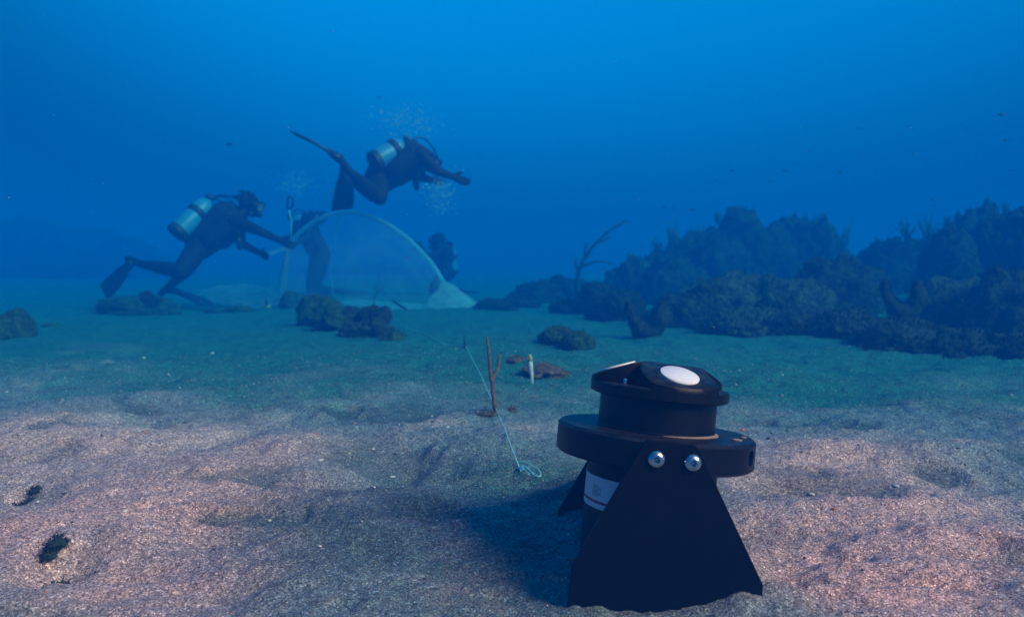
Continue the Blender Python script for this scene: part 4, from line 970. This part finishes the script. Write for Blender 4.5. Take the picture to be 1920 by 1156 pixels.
diver('faint diver kneeling behind the right side of the net tent', D4, (P(848, 512, 10.95), P(842, 462, 10.90), .085, .6), (-.9, -.2, -.3),
      [(P(856, 547, 10.90), P(885, 550, 11.20), (0, 0, 1)), (P(858, 546, 11.40), P(890, 549, 11.70), (0, 0, 1))], bulk=1.0)

# rope with an eye loop held up above the net's left foot
b = P(546, 456, 8.05); root = empty('loop_line', b, 'thin line with a dark eye loop floating up from the net\'s left shoulder', 'line')
F = lambda x, y: P(x, y, 8.05)-b
MB().tube([F(542+9*math.sin(t)*(.6+.4*math.cos(t*.5)), 380-12*math.cos(t)) for t in [math.pi*2*k/20 for k in range(21)]], .010, 8).build('eye_loop', mask_m, root)
MB().tube([F(542, 391), F(543, 402), F(546, 412), F(546, 430), F(546, 456)], .006, 6).build('line', cord_m, root)

def bubbles(cx, cy, Y, rx, ry, n, label, seed, r0=.004, r1=.013):
    g = np.random.default_rng(seed); v0, f0 = ICO[1]; vs = []; fs = []; b = P(cx, cy, Y); m = Y/1500
    for k in range(n):
        p = np.array([g.normal()*rx*.5*m, g.normal()*rx*.5*m, g.normal()*ry*.5*m]); r = r0+(r1-r0)*g.random()**2.5
        vs.append(v0*np.array([r, r, r*.7])+p); fs.append(f0+k*len(v0))
    o = link('air_bubbles', npmesh('air_bubbles', np.concatenate(vs), np.concatenate(fs)), bubble_m, loc=b); tag(o, label, 'bubbles', kind='stuff')
bubbles(765, 228, 7.6, 60, 34, 420, 'faint cloud of air bubbles rising over the swimming diver\'s tank', 1)
bubbles(826, 368, 7.6, 36, 36, 340, 'pale cloud of air bubbles below the swimming diver\'s hand', 2)
bubbles(822, 349, 7.5, 22, 6, 22, 'row of larger shining bubbles under the swimming diver\'s arm', 3, .008, .024)
bubbles(553, 346, 8.8, 34, 26, 300, 'faint cloud of air bubbles above the eye loop', 4)

# ------------------------------------------------------------------ sticks, cord, peg in front
b = G(931, 772); Yb = b.y
root = empty('forked_stick', b, 'bare reddish brown forked stick stuck upright in the sand', 'stick')
F = lambda x, y, d=0: P(x, y, Yb+d)-b
def knotty(pts, r0, r1, n=16):
    out = []; rr = []
    for i in range(n):
        t = i/(n-1)*(len(pts)-1); j = min(int(t), len(pts)-2); p = pts[j].lerp(pts[j+1], t-j); out.append(p+Vector((random.uniform(-1, 1), random.uniform(-1, 1), 0))*r0*.12)
        rr.append((r0+(r1-r0)*i/(n-1))*random.uniform(.88, 1.18))
    return out, rr
pt, rr = knotty([F(932, 782), F(928, 762), F(925, 740), F(922, 712)], .0066, .0054); MB().tube(pt, rr, 10).build('stick_stem', stick_m, root)
pt, rr = knotty([F(922, 714), F(918, 690), F(917, 665), F(913, 631)], .0052, .0034, 14); MB().tube(pt, rr, 10).build('stick_fork', stick_m, root)
pt, rr = knotty([F(922, 714), F(928, 700, .01), F(934, 688, .02), F(937, 664, .03)], .0048, .0034, 12); MB().tube(pt, rr, 10).build('stick_fork', stick_m, root)
b2 = G(871, 652); root = empty('thin_stake', b2, 'thin dark stake where the cyan cord bends, beyond the forked stick', 'stake')
MB().tube([Vector((0, 0, -.02)), P(871, 640, b2.y)-b2, P(870.5, 628, b2.y)-b2], [.0050, .0048, .0042], 8).build('stake_shaft', stake_m, root)
b3 = G(997, 718); root = empty('marker_peg', b3, 'slim white peg with yellow tip in the sand right of the forked stick', 'peg')
MB().tube([Vector((0, 0, -.015)), P(997, 705, b3.y)-b3, P(995, 688, b3.y)-b3, P(994.5, 676, b3.y)-b3], [.0055, .0065, .0085, .0075], 10).build('peg_shaft', peg_m, root)
MB().tube([P(994.5, 677, b3.y)-b3, P(994, 670, b3.y)-b3, P(994, 664, b3.y)-b3], [.0078, .0075, .0040], 10).build('peg_tip', peg_y, root)
# the cord: laid from the rock past the stake and the stick to its looped end
def cord():
    key = [(752, 614), (770, 620), (800, 630), (835, 641), (870, 648)]
    pts = [G(x, y)+Vector((0, 0, .012)) for x, y in key]; pts[-1] = P(871, 648, b2.y-.008)
    air = [(887, 676), (902, 704), (916, 735), (931, 768), (946, 804), (962, 846), (977, 884)]
    for k, (x, y) in enumerate(air):
        g_ = G(x, y); zz = float(np.mean(ground(g_.x+np.array([-.1, 0, .1, 0, 0]), g_.y+np.array([0, 0, 0, -.12, .12]))))+(.022 if k < len(air)-1 else .004)
        x0, y0 = G0(x, y); d = Vector((x0, y0, -CAM_H)); t = (CAM_H-zz)/CAM_H; pts.append(Vector((d.x*t, d.y*t, zz)))
    def sm(p, k=6):
        out = []
        for i in range(len(p)-1):
            p0, p1, p2, p3 = p[max(i-1, 0)], p[i], p[i+1], p[min(i+2, len(p)-1)]
            for q in range(k):
                t = q/k; out.append(.5*((2*p1)+(-p0+p2)*t+(2*p0-5*p1+4*p2-p3)*t*t+(-p0+3*p1-3*p2+p3)*t**3))
        return out+[p[-1]]
    base = pts[-1].copy(); root = empty('cyan_cord', base, 'thin cyan cord running over the sand from the rock to its knotted loop', 'cord')
    rel = sm([p-base for p in pts]); rel = [p+Vector((0, 0, .0)) for p in rel]
    fixed = []
    for p in rel:
        w = p+base; w.z = max(w.z, gz(w.x, w.y)+.001); fixed.append(w-base)
    MB().tube(fixed, .0013, 8).build('cord_line', cord_m, root)
    for pts_ in ([(972, 881), (984, 884), (998, 885), (1008, 888), (1014, 894), (1012, 902), (1003, 903), (996, 897), (988, 888), (976, 884)],
                 [(975, 884), (982, 892), (990, 899), (992, 906)], [(977, 884), (988, 890), (996, 896), (1001, 904)]):
        ps = sm([G(x, y)+Vector((0, 0, .011+.004*math.sin(i))) - base for i, (x, y) in enumerate(pts_)], 4)
        MB().tube(ps, .0011, 8).build('cord_loop', cord_m, root)
    MB().capsule(G(973, 882)+Vector((0, 0, .004))-base, .0042, G(979, 885)+Vector((0, 0, .004))-base, .0040, 8).build('knot', cord_m, root)
cord()

# ------------------------------------------------------------------ shells and pebbles one can pick out
SH = [(600, 863, 13, 6, 'shell', shell_m, 'largest smooth white shell, lying in the sand left of the middle'), (735, 844, 12, 4, 'shell', shell_m, 'thin white shell sliver just below the wide pale mound'),
      (839, 807, 8, 4, 'shell', shell_m, 'bluish white shell chip between stick and wide mound'), (700, 843, 7, 5, 'pebble', shell_m, 'rounded cream pebble left of the thin shell sliver'),
      (655, 848, 5, 4, 'pebble', shell_m, 'tiny pale pebble nearest left of the rounded cream one'), (595, 820, 8, 5, 'shell', pink_m, 'small red shell fragment above the largest white shell'),
      (702, 914, 7, 5, 'pebble', shell_m, 'tiny white pebble in the shaded sand before the trench'), (572, 862, 5, 4, 'pebble', shell_m, 'tiny pale pebble touching the left of the largest shell'),
      (660, 628, 14, 6, 'shell', shell_m, 'pale shell bits at the foot of the big coral rock, left one'), (681, 633, 9, 5, 'shell', shell_m, 'pale shell bit at the foot of the big coral rock, right one'),
      (1565, 942, 12, 5, 'pebble', pink_m, 'orange pebble right of the instrument, on the pink sand'), (1392, 806, 12, 7, 'shell', pink_m, 'pink shell piece behind the right rim of the instrument'),
      (270, 808, 14, 4, 'pebble', pink_m, 'flat reddish fragment at the lip of the left pit'), (235, 958, 12, 5, 'pebble', shell_m, 'pale cream pebble below the pink bank on the left'),
      (398, 663, 8, 4, 'pebble', shell_m, 'bright white pebble far off on the green sand'), (270, 672, 8, 4, 'pebble', shell_m, 'pale pebble on the sand left of the bright white one'),
      (13, 735, 6, 4, 'pebble', shell_m, 'tiny white pebble by the left edge, above the pink bank'), (1680, 905, 14, 5, 'shell', shell_m, 'flat pale shell on the right sand, midway to the edge'),
      (1522, 912, 12, 5, 'shell', shell_m, 'flat pale shell a hand right of the instrument'), (566, 600, 12, 4, 'shell', shell_m, 'pale chip on sand left of the big coral rock'),
      (505, 958, 8, 5, 'pebble', shell_m, 'small cream pebble alone in the lower left middle')]
for k, (px, py, w, h, nm, mt, lab) in enumerate(SH):
    b = G(px, py); m = b.y/1500; v0, f0 = ICO[3]; d = 1+.22*fbm3(v0*1.5+k*5, 3, k)
    q = v0*d[:, None]*np.array([w*m/2, w*m/2*.7, max(h*m*.42, .002)]); a = k*1.3; ca, sa = math.cos(a*.25-.3), math.sin(a*.25-.3)
    q = np.stack([q[:, 0]*ca-q[:, 1]*sa, q[:, 0]*sa+q[:, 1]*ca, q[:, 2]], 1)
    if nm == 'shell': q[:, 2] += .25*h*m*np.sin(np.arctan2(q[:, 1], q[:, 0]+w*m*.4)*14)*.15
    o = link(nm, npmesh(nm, q, f0), mt, loc=b+Vector((0, 0, h*m*.22))); tag(o, lab, nm, 'shells and pebbles on the sand')

# ------------------------------------------------------------------ little fish
def fish_parts():
    mb = MB(); mb.tube([(-.5, 0, 0), (-.46, 0, 0), (-.3, 0, .01), (0, 0, .02), (.25, 0, .01), (.36, 0, 0), (.40, 0, 0)], [.01, .06, .13, .165, .09, .04, .03], 10, flat=1)
    for v in mb.v: v.y *= .45
    body = mb.mesh('fish_body')
    tl = MB().prism([(.38, .02), (.56, .15), (.52, 0), (.56, -.15), (.38, -.02)], -.008, .008).mesh('tail_fin')
    dr = MB().prism([(-.15, .15), (-.02, .24), (.22, .16), (.22, .08)], -.006, .006).mesh('dorsal_fin')
    for m in (body, tl, dr): m.materials.append(fish_m)
    return body, tl, dr
FB = fish_parts()
FISH = [(1373, 320, 11, 8.5, 'third fish from the left, well above the middle reef\'s left summit'), (1344, 338, 8, 8.8, 'small fish lowest left of the open water shoal'), (1473, 321, 11, 8.5, 'fish straight above the middle reef\'s right summit'),
        (1444, 339, 8, 8.6, 'small fish between the two middle summits'), (1574, 323, 12, 8.5, 'slim fish above the dip in the reef'), (1514, 285, 9, 9, 'fish in mid water over the right middle summit'),
        (1491, 306, 6, 9, 'tiny fish just above the slim summit fish'), (1511, 239, 8, 9.5, 'faint fish highest over the middle reef'), (1611, 241, 8, 9.5, 'faint fish high over the reef\'s dip'),
        (1615, 287, 8, 9.3, 'faint fish halfway down over the reef\'s dip'), (1714, 289, 8, 9, 'faint fish over the left end of the right reef'), (1713, 242, 7, 9.5, 'faint fish high over the right reef\'s left end'),
        (1814, 242, 8, 9.2, 'faint fish high over the right reef\'s summit'), (1879, 215, 18, 8, 'longest dark fish, highest near the right edge'), (1891, 234, 9, 8.2, 'fish right under the longest fish'),
        (1887, 263, 14, 8.2, 'second longest fish near the right edge'), (1899, 282, 8, 8.3, 'small fish below the second longest fish'), (1824, 301, 10, 8.6, 'fish close over the right reef\'s highest knob'),
        (1816, 291, 7, 8.8, 'tiny fish just above and left of another over the right knob'), (1897, 320, 9, 8.2, 'lowest fish near the right edge'), (1246, 389, 10, 7.6, 'left one of three fish over the tall plume'),
        (1263, 391, 8, 7.6, 'middle one of three fish over the tall plume'), (1299, 393, 12, 7.5, 'right, largest of three fish over the tall plume'), (1750, 375, 11, 7.4, 'fish just above the right reef\'s wide plume'),
        (430, 271, 16, 8.5, 'lone faint fish left of the swimming diver\'s fins'), (711, 183, 9, 8.5, 'lone faint fish high above the swimming diver')]
for k, (px, py, w, Y, lab) in enumerate(FISH):
    g = random.Random(k+50); L_ = w*.85*Y/1500
    r = empty('fish', P(px, py, Y), lab, 'fish', 'small dark fish over the reef', (0, g.uniform(-.15, .15), g.uniform(-.35, .35)+(math.pi if g.random() < .4 else 0)))
    r.scale = (L_, L_, L_)
    for nm, me in zip(('fish_body', 'tail_fin', 'dorsal_fin'), FB): link(nm, me, None, r, smooth=False)

# ------------------------------------------------------------------ specks drifting in the water
def specks(n=700):
    g = np.random.default_rng(5); v0 = np.array([(1, 0, 0), (-1, 0, .2), (0, 1, 0), (0, -1, 0), (0, 0, 1), (.2, 0, -1)], float)
    F = np.array([(0, 2, 4), (2, 1, 4), (1, 3, 4), (3, 0, 4), (2, 0, 5), (1, 2, 5), (3, 1, 5), (0, 3, 5)])
    y = 1.0+5.5*g.random(n)**.6; x = (g.random(n)-.5)*1.5*y; z = .12+g.random(n)*(.35+.35*y); r = .0004+.0010*g.random(n)**2
    c = np.stack([x, y, z], 1); v = v0[None]*r[:, None, None]+c[:, None, :]
    o = link('drifting_specks', npmesh('drifting_specks', v.reshape(-1, 3), (F[None]+6*np.arange(n)[:, None, None]).reshape(-1, 3)), speck_m, smooth=False)
    tag(o, 'fine pale specks drifting in the water', 'specks', kind='stuff')
specks()

# ------------------------------------------------------------------ the sea water itself
bm = bmesh.new(); bmesh.ops.create_cube(bm, size=1)
me = bpy.data.meshes.new('haze'); bm.to_mesh(me); bm.free()
hz = bpy.data.objects.new('haze', me); COL.objects.link(hz); zt0, zt1 = -1.2, 2.35
hz.scale = (156, 156, zt1-zt0); hz.location = (0, 0, (zt0+zt1)/2)
hm = bpy.data.materials.new('sea_water'); hm.use_nodes = True; nt = hm.node_tree; nt.nodes.clear()
ho = nt.nodes.new('ShaderNodeOutputMaterial'); pv = nt.nodes.new('ShaderNodeVolumePrincipled')
pv.inputs['Density'].default_value = HAZE_DENSITY; pv.inputs['Color'].default_value = HAZE_SCATTER; pv.inputs['Absorption Color'].default_value = HAZE_ABSORB
pv.inputs['Anisotropy'].default_value = 0.0
nt.links.new(pv.outputs[0], ho.inputs['Volume']); me.materials.append(hm)
tag(hz, 'clear blue sea water filling the whole scene', kind='stuff')
